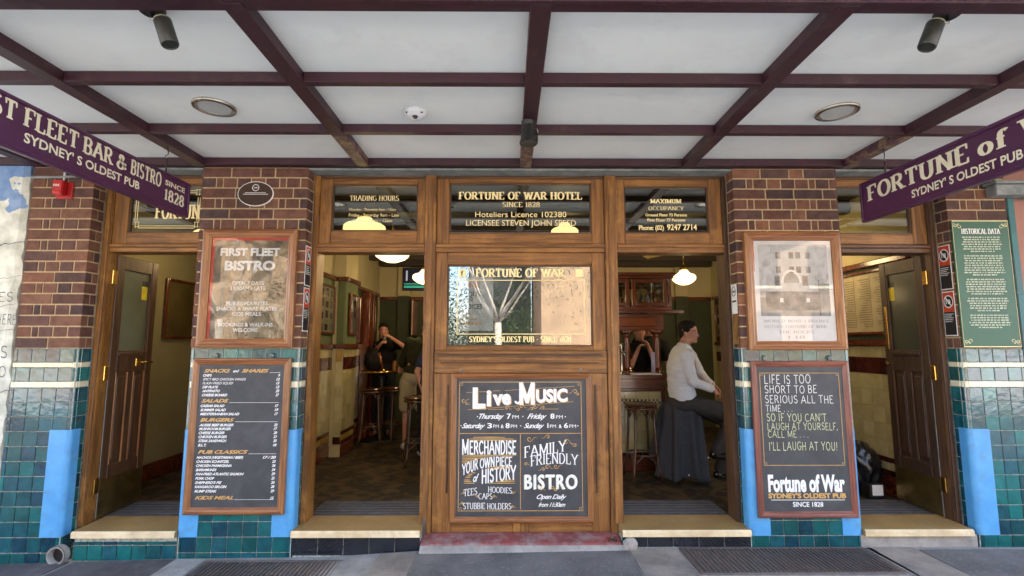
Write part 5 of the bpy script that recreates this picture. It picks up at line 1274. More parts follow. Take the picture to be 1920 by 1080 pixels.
# back bar cabinet on columns
cab = thing('back_bar_cabinet', 'mahogany hanging cabinet with leadlight glass doors carried on turned columns over the bar', 'cabinet', (1.4, 2.3, 1.245))
box('cornice', .8, 2.12, 2.22, 2.72, 2.46, 2.50, m_mahog, cab, .012, 2); box('cornice', .82, 2.09, 2.245, 2.7, 2.425, 2.459, m_mahog, cab, .008)
box('back_panel', .84, 2.06, 2.66, 2.69, 2.07, 2.424, M('mirror_silver', (.5, .5, .48), .05, 1., scale=2), cab); box('side', 2.03, 2.06, 2.27, 2.659, 2.07, 2.424, m_mahogz, cab); box('base_board', .84, 2.06, 2.27, 2.69, 2.02, 2.069, m_mahog, cab, .006)  # mirror back added to bounce street light as glints through the doors
box('ledge', .80, 2.20, 2.22, 2.72, 1.985, 2.019, m_mahog, cab, .01, 2); box('frieze', .86, 1.96, 2.29, 2.33, 1.77, 1.984, m_mahog, cab, .006); box('frieze_panel', 1.35, 1.85, 2.275, 2.2895, 1.82, 1.93, M('red_panel', (.22, .05, .015), .2, coat=.8, scale=3), cab, .008)
m_lead2 = M('lead_came', (.1, .1, .1), .5, .5)
for x0 in (1.08, 1.56):
    x1 = x0 + .455; y = 2.272
    dr = box('cabinet_door', x0, x0 + .055, y, y + .025, 2.075, 2.42, m_mahogz, cab, .004)
    box('stile', x1 - .055, x1, y, y + .025, 2.075, 2.42, m_mahogz, dr, .004); box('rail', x0 + .0555, x1 - .0555, y, y + .025, 2.075, 2.125, m_mahog, dr, .004); box('rail', x0 + .0555, x1 - .0555, y, y + .025, 2.37, 2.42, m_mahog, dr, .004)
    box('pane', x0 + .0555, x1 - .0555, y + .010, y + .013, 2.1255, 2.3695, m_pglass, dr)
    if x0 < 1.3:
        for k in range(1, 4): box('lead_line', x0 + .055 + k*.086 - .003, x0 + .055 + k*.086 + .003, y + .006, y + .0095, 2.126, 2.369, m_lead2, dr)
        for z in (2.18, 2.32): box('lead_line', x0 + .056, x1 - .056, y + .003, y + .0058, z, z + .005, m_lead2, dr)
    else:
        for a, b in (((x0+.06, 2.13), (x1-.06, 2.365)), ((x0+.06, 2.365), (x1-.06, 2.13)), ((x0+.2, 2.365), (x0+.06, 2.25)), ((x0+.26, 2.365), (x1-.06, 2.25)), ((x0+.2, 2.13), (x0+.06, 2.25)), ((x0+.26, 2.13), (x1-.06, 2.25))):
            tube('lead_line', [(a[0], y + .008, a[1]), (b[0], y + .008, b[1])], .003, m_lead2, dr, 5)
for x in (1.49, 1.87):
    lathe('column', [(.075, 0), (.075, .02), (.055, .035), (.06, .05), (.048, .06), (.046, .12), (.040, .42), (.042, .44), (.05, .45), (.05, .47), (.085, .50), (.085, .52)], (x, 2.33, 1.246), m_mahogz, cab, 24)
rr = random.Random(31)
m_gl = M('clear_bottle', (.75, .75, .7), .08, scale=6, coat=1, col2=(.25, .25, .24)); m_gr = M('green_bottle', (.03, .08, .03), .08, scale=6, coat=1); m_am = M('amber_bottle', (.3, .12, .02), .08, scale=6, coat=1)  # clear bottles coloured near white to paint in glints on the glass
names = ['clear', 'green', 'amber', 'clear', 'dark', 'clear']
for i in range(9):
    x = 1.15 + i*.095; mt = [m_gl, m_gr, m_gl, m_am, m_gl, m_gl, m_gr, m_gl, m_am][i]
    o = lathe('bottle', [(.0, 0), (.03, 0), (.032, .01), (.032, .11), (.026, .13), (.011, .155), (.010, .2), (.013, .205), (.0, .206)], (x, 2.45 + rr.uniform(-.04, .04), 2.071), mt, None, 16)
    tag(o, 'bottle standing in a row behind the leadlight cabinet doors', 'bottle', 'bottles in the back bar cabinet')
tp = thing('beer_tap', 'chrome beer tap tower on the left end of the bar', 'beer tap', (1.36, 2.0, 1.246))
m_chr = M('chrome', (.7, .68, .62), .1, 1., scale=8)
for x in (1.28, 1.36): lathe('tower', [(.04, 0), (.035, .01), (.016, .03), (.014, .28), (.02, .30), (.02, .34), (.012, .36), (.0, .362)], (x, 2.05, 1.246), m_chr, tp, 16)
tube('font_bar', [(1.16, 2.05, 1.50), (1.42, 2.05, 1.50)], .02, m_chr, tp, 12)
for x in (1.22, 1.30, 1.38): tube('spout', [(x, 2.04, 1.50), (x, 1.98, 1.50), (x, 1.97, 1.45)], .008, m_chr, tp, 8); tube('tap_handle', [(x, 2.02, 1.52), (x, 2.0, 1.62)], [.009, .014], m_black, tp, 8)
gs = thing('glass_rack', 'rack of hanging stemmed glasses glinting beside the left column', 'glasses', (1.3, 2.35, 1.7))
m_wine = M('wine_glass', (.75, .7, .55), .05, .7, scale=12, col2=(.12, .1, .07), lo=.45, hi=.55)
for i in range(6):
    x = 1.18 + (i % 3)*.085; y = 2.36 + (i // 3)*.1
    lathe('glass', [(.03, .16), (.03, .157), (.004, .152), (.004, .09), (.02, .075), (.034, .05), (.036, .0), (.034, 0), (.031, .05), (.002, .085)], (x, y, 1.62), m_wine, gs, 14)
tube('rail', [(1.12, 2.36, 1.785), (1.42, 2.36, 1.785)], .006, m_brass, gs, 8); tube('rail', [(1.12, 2.46, 1.785), (1.42, 2.46, 1.785)], .006, m_brass, gs, 8)
mg = thing('magazine', 'white open magazine lying on the edge of the bar', 'magazine', (1.62, 1.88, 1.246))
box('pages', 1.44, 1.74, 1.80, 1.98, 1.2465, 1.262, m_white, mg, .003); box('cover', 1.445, 1.735, 1.805, 1.975, 1.2625, 1.2645, M('magazine_cover', (.5, .45, .5), .4, scale=14, col2=(.1, .08, .12), lo=.45, hi=.55), mg)
cs = thing('lilac_card', 'tall lilac and white drinks card standing behind the bar column', 'card', (1.75, 2.2, 1.25))
box('card', 1.755, 1.80, 2.18, 2.19, 1.247, 1.50, M('lilac_print', (.5, .45, .65), .5, scale=6), cs, .001)

# stools
def make_stool():
    t = thing('bar_stool', '-', 'stool', (0, 0, 0), 'bentwood bar stools')
    H_ = .78
    lathe('seat', [(.0, -.012), (.165, -.012), (.175, -.004), (.178, .006), (.17, .016), (.15, .010), (.0, .007)], (0, 0, H_), m_stoolw, t, 32)
    bm = bmesh.new(); tube_bm(bm, [(.155*math.cos(2*PI*k/24), .155*math.sin(2*PI*k/24), H_ - .035) for k in range(24)], .014, 8, True, 1.6); bm_obj('seat_ring', bm, m_stoolw, t, True)
    for k in range(4):
        a = PI/4 + k*PI/2; c, s = math.cos(a), math.sin(a)
        tube('leg', [(.145*c, .145*s, H_ - .02), (.150*c, .150*s, .55), (.165*c, .165*s, .3), (.195*c, .195*s, .1), (.225*c, .225*s, 0)], [.014, .014, .013, .012, .011], m_stoolw, t, 8)
        a2 = a + PI/2; P = Vector((.17*math.cos(a), .17*math.sin(a), 0)); Q = Vector((.17*math.cos(a2), .17*math.sin(a2), 0)); pts = []
        for i in range(9):
            u = i/8; p = P.lerp(Q, u) * .92; pts.append((p.x, p.y, .17 + .09*math.sin(PI*u)))
        tube('stretcher', pts, .008, m_stoolw, t, 6)
        pts = []
        for i in range(9):
            u = i/8; p = P.lerp(Q, u) * .84; pts.append((p.x, p.y, .62 + .115*math.sin(PI*u)))
        tube('brace', pts, .007, m_stoolw, t, 6)
    bm = bmesh.new(); tube_bm(bm, [(.158*math.cos(2*PI*k/24), .158*math.sin(2*PI*k/24), .27) for k in range(24)], .009, 6, True); bm_obj('foot_ring', bm, m_stoolw, t, True)
    return t
st0 = make_stool()
for i, (x, y, r, lab) in enumerate(((1.43, 1.50, .1, 'bentwood bar stool standing empty in front of the tiled bar'), (1.86, 1.52, .35, 'bentwood bar stool under the seated man and the draped jacket'),
    (-1.98, 3.36, .2, 'bentwood bar stool in front of the high table with brass edge'), (-1.72, 3.62, .9, 'bentwood bar stool half hidden behind the other one by the high table'), (-1.10, 2.2, .3, 'bentwood bar stool beside the man in khaki shorts'))):
    o = st0 if i == 0 else copy_tree(st0)
    o.location = (x, y, FZ); o.rotation_euler = (0, 0, r); o['label'] = lab
# high table
ht = thing('high_table', 'round high bar table with brass rim on a dark pedestal', 'table', (-1.93, 3.70, FZ))
lathe('table_top', [(.0, 0), (.285, 0), (.29, .01), (.29, .03), (.0, .035)], (-1.93, 3.70, 1.17), m_mahog, ht, 40)
bm = bmesh.new(); tube_bm(bm, [(-1.93 + .292*math.cos(2*PI*k/40), 3.70 + .292*math.sin(2*PI*k/40), 1.188) for k in range(40)], .016, 8, True); bm_obj('brass_rim', bm, m_brass, ht, True)
lathe('pedestal', [(.26, 0), (.25, .03), (.08, .06), (.05, .1), (.045, .95), (.10, 1.0)], (-1.93, 3.70, FZ), m_dkmetal, ht, 24)
bg = thing('black_bag', 'soft black shoulder bag standing on the high table', 'bag', (-2.0, 3.8, 1.21))
bm = bmesh.new(); bmesh.ops.create_icosphere(bm, subdivisions=4, radius=1); rr = random.Random(8)
from mathutils import noise as mnoise
for v in bm.verts:
    n = mnoise.noise(v.co * 2.2) * .18; v.co = Vector((v.co.x*.13*(1+n), v.co.y*.10*(1+n), v.co.z*.18*(1+n*.6)))
    if v.co.z < -.15: v.co.z = -.15
bmesh.ops.translate(bm, verts=bm.verts, vec=(-2.08, 3.74, 1.355)); bm_obj('bag_body', bm, M('black_cloth', (.008, .008, .009), .7, scale=10, spec=.3), bg, True)
tube('strap', [(-2.18, 3.72, 1.45), (-2.12, 3.70, 1.60), (-2.04, 3.70, 1.60), (-1.99, 3.72, 1.45)], .008, m_dkmetal, bg)
cp = thing('copper_tap', 'copper coloured upright stand with a brass foot on the high table', 'stand', (-1.8, 3.6, 1.2))
tube('stem', [(-1.875, 3.56, 1.22), (-1.94, 3.56, 1.47)], [.014, .018], M('copper', (.5, .18, .07), .3, .8, scale=6), cp, 10); lathe('foot', [(.035, 0), (.03, .012), (.015, .03), (.0, .034)], (-1.872, 3.56, 1.206), m_brass, cp, 16)
pg = tag(lathe('beer_glass', [(.0, 0), (.026, 0), (.036, .14), (.034, .14), (.025, .01), (.0, .01)], (-1.72, 3.62, 1.206), m_am, None, 16), 'amber beer glass on the right side of the high table', 'glass')
# bin bag and box inside the right entrance
bm = bmesh.new(); bmesh.ops.create_icosphere(bm, subdivisions=4, radius=1)
for v in bm.verts:
    n = mnoise.noise(v.co * 2.5)*.3 + mnoise.noise(v.co * 6)*.12; v.co = Vector((v.co.x*.15*(1+n), v.co.y*.15*(1+n), v.co.z*.25*(1+n*.5)))
    if v.co.z < -.23: v.co.z = -.23
bb = bm_obj('bin_bag', bm, M('bin_plastic', (.008, .008, .010), .3, scale=10, coat=.5, bump=.8, bscale=14), None, True); bb.location = (3.44, 1.0, FZ + .235); tag(bb, 'crumpled black plastic bag on the floor inside the right entrance', 'bag')
cb_ = thing('cardboard_box', 'small dark box with a white label beside the black bag', 'box', (3.46, .86, FZ)); box('carton', 3.36, 3.50, .80, .92, FZ + .001, FZ + .13, m_black, cb_, .004); box('label', 3.385, 3.485, .7985, .7995, FZ + .03, FZ + .125, m_white, cb_)
# ------------------------------------------------------------------ people
def cone_prim(bm, p0, r0, p1, r1, n=18):
    p0, p1 = Vector(p0), Vector(p1)
    for p, r in ((p0, r0), (p1, r1)):
        m = bmesh.ops.create_icosphere(bm, subdivisions=2 if r < .03 else 3, radius=r); bmesh.ops.translate(bm, verts=m['verts'], vec=p)
    d = (p1 - p0); 
    if d.length < 1e-4: return
    q = d.to_track_quat('Z', 'Y').to_matrix().to_4x4(); q.translation = (p0 + p1) / 2
    bmesh.ops.create_cone(bm, cap_ends=True, segments=n, radius1=r0, radius2=r1, depth=d.length, matrix=q)
def ell_prim(bm, c, r, rot=(0, 0, 0), sub=3):
    m = bmesh.ops.create_icosphere(bm, subdivisions=sub, radius=1)
    mt = Matrix.Translation(c) @ (Matrix.Rotation(rot[2], 4, 'Z') @ Matrix.Rotation(rot[1], 4, 'Y') @ Matrix.Rotation(rot[0], 4, 'X')) @ Matrix.Diagonal((*r, 1))
    bmesh.ops.transform(bm, matrix=mt, verts=m['verts'])
def merged(name, prims, mat, parent, vox=.008, smooth=4, fold=0., fscale=8, fdir=(1, 1, 1)):
    """one continuous skin over overlapping volumes"""
    bm = bmesh.new()
    for p in prims:
        if p[0] == 'c': cone_prim(bm, *p[1:])
        else: ell_prim(bm, *p[1:])
    me = bpy.data.meshes.new(name); bm.to_mesh(me); bm.free()
    o = bpy.data.objects.new(name, me); COL.objects.link(o)
    r = o.modifiers.new('r', 'REMESH'); r.mode = 'VOXEL'; r.voxel_size = vox
    s = o.modifiers.new('s', 'SMOOTH'); s.iterations = smooth; s.factor = .6
    dg = bpy.context.evaluated_depsgraph_get(); m2 = bpy.data.meshes.new_from_object(o.evaluated_get(dg))
    bpy.data.objects.remove(o); bpy.data.meshes.remove(me); m2.name = name
    if fold:
        nv = [v.normal.copy() for v in m2.vertices]
        for v, nn in zip(m2.vertices, nv):
            c = v.co; q = Vector((c.x*fdir[0], c.y*fdir[1], c.z*fdir[2])) * fscale
            v.co = c + nn * (fold * (1 - abs(mnoise.noise(q))*2.4) * .8 + fold*.4*mnoise.noise(q*2.3))
    for p in m2.polygons: p.use_smooth = True
    m2.materials.clear()
    return link(name, m2, mat, parent)
SK = M('skin', (.52, .27, .19), .5, scale=14, col2=(.42, .19, .13)); SK.node_tree.nodes['Principled BSDF'].inputs['Subsurface Weight'].default_value = .08
HAIR = M('dark_hair', (.008, .006, .005), .7, scale=40, spec=.2, col2=(.016, .011, .008), stretch=(1, 1, .3), bump=.5); GHAIR = M('grey_hair', (.4, .37, .33), .6, scale=30)
def head_prims(c, f, k=1.0, tilt=0.):
    """c = head centre, f = horizontal facing direction; returns prims in world space, k = size factor"""
    f = Vector(f).normalized(); s = Vector((-f.y, f.x, 0)); u = Vector((0, 0, 1)); c = Vector(c)
    a = math.atan2(f.y, f.x)
    def P(x, y, z): return c + (f*x + s*y + u*z) * k
    R = (0, 0, a)
    E = lambda x, y, z, r, rr=None: ('e', P(x, y, z), (r[0]*k, r[1]*k, r[2]*k), rr or R)
    return [E(-.012, 0, .038, (.098, .076, .088)), E(.012, 0, -.02, (.082, .066, .078)), E(.035, 0, -.072, (.054, .048, .042)), E(.062, 0, -.092, (.026, .026, .020)),
            E(.062, .0, .022, (.026, .056, .014)), E(.088, 0, -.018, (.012, .010, .028), (0, .25, a)), E(.098, 0, -.036, (.015, .014, .011)), E(.088, .012, -.040, (.010, .008, .007)), E(.088, -.012, -.040, (.010, .008, .007)),
            E(.078, 0, -.064, (.014, .024, .006)), E(.076, 0, -.073, (.014, .021, .006)), E(.05, .036, -.03, (.026, .018, .024)), E(.05, -.036, -.03, (.026, .018, .024)),
            E(-.01, .074, -.018, (.018, .008, .031), (0, .2, a)), E(-.01, -.074, -.018, (.018, .008, .031), (0, .2, a))]
def face_bits(parent, c, f, k=1.0, hair=HAIR, beard=False, smile=False):
    f = Vector(f).normalized(); s = Vector((-f.y, f.x, 0)); u = Vector((0, 0, 1)); c = Vector(c); a = math.atan2(f.y, f.x)
    def P(x, y, z): return c + (f*x + s*y + u*z) * k
    wh = M('eye_white', (.6, .57, .53), .3, scale=5)
    for sg in (1, -1):
        bm = bmesh.new(); ell_prim(bm, P(.073, sg*.030, .001), (.011*k, .014*k, .0075*k), (0, 0, a)); bm_obj('eye', bm, wh, parent, True)
        bm = bmesh.new(); ell_prim(bm, P(.082, sg*.030, .001), (.0045*k, .006*k, .006*k), (0, 0, a)); bm_obj('iris', bm, M('iris_dark', (.02, .012, .008), .2), parent, True)
        tube('eyebrow', [P(.080, sg*.014, .019), P(.082, sg*.030, .025), P(.070, sg*.048, .019)], [.0035, .005, .003], hair, parent, 6)
    tube('mouth', [P(.083, .023, -.068 + (.004 if smile else 0)), P(.0925, 0, -.0685), P(.083, -.023, -.068 + (.004 if smile else 0))], [.002, .0035, .002], M('lip', (.26, .07, .06), .5), parent, 6)
def hair_cap(parent, c, f, k=1.0, mat=HAIR, front=.0, name='hair'):
    f = Vector(f).normalized(); s = Vector((-f.y, f.x, 0)); u = Vector((0, 0, 1)); c = Vector(c); a = math.atan2(f.y, f.x)
    def P(x, y, z): return c + (f*x + s*y + u*z) * k
    R = (0, 0, a); E = lambda x, y, z, r, rr=None: ('e', P(x, y, z), (r[0]*k, r[1]*k, r[2]*k), rr or R)
    return merged(name, [E(-.018, 0, .062, (.098, .081, .078)), E(-.048, 0, .015, (.068, .075, .075)), E(.035 + front, 0, .098, (.045, .052, .028)), E(-.062, 0, -.03, (.042, .060, .045)), E(.005, .062, .035, (.035, .018, .035)), E(.005, -.062, .035, (.035, .018, .035))], mat, parent, .006, 2, .0035, 45, (1, 1, .5))
def hand(name, wrist, dirv, palm_n, mat, parent=None, curl=.5, k=1.0, side=1):
    """palm with five separate bent fingers; returns prims so that the skin stays one piece"""
    w = Vector(wrist); d = Vector(dirv).normalized(); n = Vector(palm_n).normalized(); n = (n - d*n.dot(d)).normalized(); s = d.cross(n) * side
    pr = [('c', w, .022*k, w + d*.05*k, .026*k)]
    for i, (o, L_) in enumerate(((-.030, .064), (-.010, .074), (.010, .070), (.029, .055))):
        b = w + d*.075*k + s*o*k; pr.append(('c', w + d*.025*k + s*o*.6*k, .014*k, b, .0105*k))
        c1 = curl; p1 = b + (d*math.cos(c1*.7) + n*math.sin(c1*.7))*L_*.45*k; p2 = p1 + (d*math.cos(c1*1.9) + n*math.sin(c1*1.9))*L_*.33*k; p3 = p2 + (d*math.cos(c1*2.8) + n*math.sin(c1*2.8))*L_*.24*k
        pr += [('c', b, .0102*k, p1, .0092*k), ('c', p1, .0092*k, p2, .0084*k), ('c', p2, .0084*k, p3, .0072*k)]
    t0 = w + d*.02*k - s*.022*k; t1 = t0 + (d*.6 - s*.65 + n*.3).normalized()*.040*k; t2 = t1 + (d*.85 - s*.1 + n*.5).normalized()*.030*k
    pr += [('c', t0, .014*k, t1, .0115*k), ('c', t1, .0115*k, t2, .009*k)]
    return pr
PX = at
def seated_man():
    t = thing('person', 'man in a pale striped shirt sitting sideways on a stool in the doorway', 'person', (1.9, 1.5, FZ))
    Y = 1.46
    hc = PX(1291.5, 624, Y); f = Vector((.74, -.67, 0))
    neck0 = PX(1281, 650, Y); sh_n = PX(1284, 666, Y - .16); sh_f = PX(1292, 664, Y + .17)
    el_n = PX(1300, 716, Y - .19); wr_n = PX(1334, 729, Y - .10)
    el_f = PX(1312, 700, Y + .20); wr_f = PX(1334, 722, Y + .04)
    hip = PX(1277, 752, Y); kn_n = PX(1382, 776, Y - .14); an_n = PX(1345, 842, Y - .10); kn_f = PX(1374, 792, Y + .12); an_f = PX(1351, 880, Y + .10)
    chest = PX(1283, 682, Y); belly = PX(1283, 726, Y)
    skin = head_prims(hc, f, 1.0) + [('c', neck0, .060, hc + Vector((-.02, 0, -.06)), .056), ('c', neck0 + Vector((-.01, 0, -.06)), .09, chest, .12), ('c', chest, .12, hip, .12),
        ('c', sh_n, .05, el_n, .04), ('c', el_n, .038, wr_n, .026), ('c', sh_f, .05, el_f, .04), ('c', el_f, .038, wr_f, .026),
        ('c', hip + Vector((0, -.09, 0)), .07, kn_n, .05), ('c', kn_n, .05, an_n, .035), ('c', hip + Vector((0, .09, 0)), .07, kn_f, .05), ('c', kn_f, .05, an_f, .035)]
    skin += hand('h', wr_n, (.72, .1, -.42), (-.2, .3, -.9), SK, curl=.45) + hand('h', wr_f, (.75, -.25, -.5), (-.1, -.2, -.9), SK, curl=.55, side=-1)
    merged('body', skin, SK, t, .0065, 2)
    face_bits(t, hc, f, 1.0); hair_cap(t, hc, f)
    m_shirt = bpy.data.materials.new('striped_shirt'); m_shirt.use_nodes = True; N = m_shirt.node_tree.nodes; L = m_shirt.node_tree.links
    g = N.new('ShaderNodeTexCoord'); mp = N.new('ShaderNodeMapping'); mp.inputs['Rotation'].default_value = (0, .12, .5); L.new(g.outputs['Object'], mp.inputs[0]); w = N.new('ShaderNodeTexWave'); w.inputs['Scale'].default_value = 75; w.inputs['Distortion'].default_value = .2; w.inputs['Detail Scale'].default_value = .3; L.new(mp.outputs[0], w.inputs[0])
    r = N.new('ShaderNodeValToRGB'); r.color_ramp.elements[0].position = .2; r.color_ramp.elements[0].color = (.58, .63, .75, 1); r.color_ramp.elements[1].position = .5; r.color_ramp.elements[1].color = (.78, .80, .86, 1)
    L.new(w.outputs[0], r.inputs[0]); L.new(r.outputs[0], N['Principled BSDF'].inputs['Base Color']); N['Principled BSDF'].inputs['Roughness'].default_value = .8; N['Principled BSDF'].inputs['Sheen Weight'].default_value = .2
    up = PX(1277, 660, Y)
    sh = [*[('e', PX(cx_, cz_, Y), (rx_, ry_, .105), (0, -.08, 0)) for cx_, cz_, rx_, ry_ in ((1277, 664, .092, .185), (1277, 670, .114, .195), (1277, 677, .126, .198), (1276, 684, .133, .195), (1275, 691, .134, .190), (1275, 698, .133, .182), (1275, 705, .131, .176), (1275, 712, .130, .170), (1276, 719, .130, .168), (1277, 726, .133, .168), (1278, 733, .137, .170), (1279, 740, .138, .174), (1280, 746, .136, .174))],
          ('c', PX(1271, 662, Y), .075, PX(1277, 655, Y), .062),
          ('c', sh_n + Vector((0, 0, -.01)), .070, el_n, .052), ('c', el_n, .054, wr_n, .036), ('c', sh_f, .070, el_f, .054), ('c', el_f, .052, wr_f, .036)]
    merged('shirt', sh, m_shirt, t, .008, 8, .0065, 7, (.9, .9, 2.0))
    # collar
    cc = PX(1285, 649, Y); bm = bmesh.new(); ax = Vector((.42, -.12, 1)).normalized(); e1 = Vector((1, 0, -.42)).normalized(); e2 = Vector((0, 1, 0)); n = 28
    rows_ = []
    for (rad, h) in ((.060, .012), (.066, .022), (.086, -.010), (.084, -.026), (.07, -.012)):
        rows_.append([bm.verts.new(cc + e1*rad*1.08*math.cos(2*PI*k/n) + e2*rad*math.sin(2*PI*k/n) + ax*(h - .012*(1 if math.cos(2*PI*k/n) > .6 else 0))) for k in range(n)])
    for A, B in zip(rows_, rows_[1:]):
        for k in range(n): bm.faces.new((A[k], A[(k+1) % n], B[(k+1) % n], B[k]))
    bmesh.ops.recalc_face_normals(bm, faces=bm.faces); bm_obj('collar', bm, m_shirt, t, True)
    for wv, ev in ((wr_n, el_n), (wr_f, el_f)):
        dd = (wv - ev).normalized(); tube('cuff', [wv - dd*.055, wv - dd*.05, wv - dd*.0, wv + dd*.006], [.040, .043, .042, .038], m_shirt, t, 18)
    m_tr = M('charcoal_trousers', (.040, .037, .038), .85, scale=30, col2=(.055, .050, .052), spec=.2)
    hn = hip + Vector((.0, -.085, .0)); hf = hip + Vector((.0, .085, .0))
    tr = [('e', PX(1277, 757, Y), (.165, .185, .10)), ('c', hn + Vector((.04, 0, -.012)), .098, kn_n, .078), ('c', kn_n, .076, an_n, .060), ('c', hf + Vector((.04, 0, -.02)), .098, kn_f, .076), ('c', kn_f, .075, kn_f.lerp(an_f, .5), .070), ('c', kn_f.lerp(an_f, .5), .068, an_f, .062)]
    merged('trousers', tr, m_tr, t, .009, 4, .009, 7)
    bl = PX(1277, 747, Y)
    m_shoe = M('black_leather', (.010, .010, .011), .25, coat=.5, scale=8)
    for an, dx in ((an_f, .16), (an_n, .15)):
        s0 = an + Vector((-.03, 0, -.055)); merged('shoe', [('e', s0 + Vector((0, 0, 0)), (.055, .042, .045)), ('c', s0 + Vector((0, 0, -.012)), .038, s0 + Vector((dx, -.06, -.02)), .034), ('e', s0 + Vector((dx, -.06, -.02)), (.05, .042, .03))], m_shoe, t, .006, 2)
    bm = bmesh.new(); dd = (wr_n - el_n).normalized(); q = Vector((0, 1, 0)); e = dd.cross(q).normalized()
    tube_bm(bm, [wr_f + Vector((0, 0, 0)) + (q*math.cos(2*PI*k/16) + e*math.sin(2*PI*k/16))*.034 for k in range(16)], .006, 8, True); bm_obj('watch', bm, m_brass, t, True)
    return t
seated_man()
# jacket over the stool
def jacket():
    m_j = M('charcoal_jacket', (.045, .047, .055), .85, scale=40, col2=(.06, .062, .07), spec=.2)
    bm = bmesh.new(); cx, cy = 1.85, 1.47; n = 96; rows_ = []; top = .985
    rr = random.Random(4)
    for j in range(26):
        v = j / 25; ring = []
        for i in range(n):
            a = 2*PI*i/n; c, s = math.cos(a), math.sin(a)
            side = .5 + .5*math.cos(a + PI*.62)
            hem = .20 + .34*max(0, s) + .03*math.sin(3*a) + .10*max(0, -c)**2*max(0, 1+s) - (.0 if s < 0 else 0)
            z = top - (top - hem) * v; r = .19*min(1, .8 + v*2.2) + .030*v + .06*v*max(0, -c) 
            fold = (.006 + .040*v) * (math.sin(a*9 + 1.4*math.sin(a*2) + v*.7) + .5*math.sin(a*15 + 2 - v))
            if v < .05: z += .004
            ring.append(bm.verts.new((cx + (r + fold)*c*1.02, cy + (r + fold)*s*.88, z)))
        rows_.append(ring)
    for A, B in zip(rows_, rows_[1:]):
        for k in range(n): bm.faces.new((A[k], A[(k+1) % n], B[(k+1) % n], B[k]))
    c0 = bm.verts.new((cx, cy, top + .006))
    for k in range(n): bm.faces.new((rows_[0][(k+1) % n], rows_[0][k], c0))
    bmesh.ops.recalc_face_normals(bm, faces=bm.faces)
    o = bm_obj('draped_jacket', bm, m_j, None, True); sm = o.modifiers.new('thickness', 'SOLIDIFY'); sm.thickness = .006
    tag(o, 'charcoal suit jacket draped over the stool under the seated man', 'jacket')
    for x, z in ((1.945, .50), (1.90, .32)):
        pass
    return o
jk = jacket()
for px, py in ((1328, 858), (1292, 891)):
    p = at(px, py, 1.27); bm = bmesh.new(); ell_prim(bm, p + Vector((0, .0, 0)), (.007, .01, .010)); bm_obj('button', bm, m_plas, jk, True)

def standing(label, x, y, face, h=1.75, shirt=None, legs=None, arms=None, hair=HAIR, lean=0., shoes=None, shorts=False, face_on=True, beltz=.98, skin=SK, z0=FZ, camera=False):
    t = thing('person', label, 'person', (x, y, z0)); k = h / 1.75; f = Vector(face).normalized(); s = Vector((-f.y, f.x, 0)); u = Vector((0, 0, 1)); B = Vector((x, y, z0))
    ln = Vector((lean, 0, 0))
    def P(a, b, z): return B + (f*a + s*b)*k + u*z*k + ln*max(0, z - .95)
    hc = P(.02, 0, 1.63); arms = arms or ((P(.04, .24, 1.12), P(.12, .25, .88)), (P(.04, -.24, 1.12), P(.12, -.25, .88)))
    sL_, sR_ = P(-.01, .18, 1.42), P(-.01, -.18, 1.42)
    sk = head_prims(hc, f, 1.0*k) + [('c', P(-.01, 0, 1.44), .058*k, P(0, 0, 1.57), .054*k), ('e', P(0, 0, 1.32), (.10*k, .15*k, .16*k), (0, 0, math.atan2(f.y, f.x))), ('e', P(0, 0, 1.05), (.09*k, .13*k, .2*k), (0, 0, math.atan2(f.y, f.x)))]
    for sh_, (e, w) in ((sL_, arms[0]), (sR_, arms[1])):
        dv = (w - e).normalized(); sk += [('c', sh_, .05*k, e, .04*k), ('c', e, .040*k, w, .027*k)] + hand('h', w, dv, (-s if sh_ is sL_ else s), skin, curl=.6, k=k, side=1 if sh_ is sL_ else -1)
    for b in (.09, -.09): sk += [('c', P(0, b, .92), .075*k, P(.02, b*1.1, .50), .055*k), ('c', P(.02, b*1.1, .50), .056*k, P(-.02, b*1.1, .09), .036*k), ('c', P(-.02, b*1.1, .06), .035*k, P(.13, b*1.3, .035), .03*k)]
    merged('body', sk, skin, t, .010, 2)
    if face_on: face_bits(t, hc, f, k, hair)
    hair_cap(t, hc, f, k, hair)
    a = math.atan2(f.y, f.x)
    st = [('e', P(0, 0, 1.36), (.125*k, .195*k, .12*k), (0, 0, a)), ('e', P(0, 0, 1.22), (.125*k, .175*k, .19*k), (0, 0, a)), ('e', P(.01, 0, 1.02), (.13*k, .165*k, .14*k), (0, 0, a)), ('c', P(-.01, 0, 1.42), .075*k, P(0, 0, 1.47), .062*k)]
    for sh_, (e, w) in ((sL_, arms[0]), (sR_, arms[1])): st += [('c', sh_ - u*.01, .072*k, sh_.lerp(e, .72), .064*k)]
    merged('shirt', st, shirt, t, .010, 4, .008, 8)
    if shorts: tr = [('e', P(0, 0, .95), (.13*k, .17*k, .12*k), (0, 0, a))] + [('c', P(0, b, .88), .10*k, P(.02, b*1.1, .56), .095*k) for b in (.09, -.09)]
    else: tr = [('e', P(0, 0, .95), (.13*k, .17*k, .12*k), (0, 0, a))] + [('c', P(0, b, .88), .10*k, P(.02, b*1.1, .5), .078*k) for b in (.09, -.09)] + [('c', P(.02, b*1.1, .5), .078*k, P(-.01, b*1.1, .07), .065*k) for b in (.09, -.09)]
    merged('shorts' if shorts else 'trousers', tr, legs, t, .010, 4, .007, 8)
    for b in (.1, -.1): merged('shoe', [('e', P(-.02, b*1.1, .05), (.06*k, .05*k, .05*k), (0, 0, a)), ('c', P(0, b*1.1, .04), .042*k, P(.15, b*1.35, .033), .036*k)], shoes, t, .008, 2)
    return t, hc, P
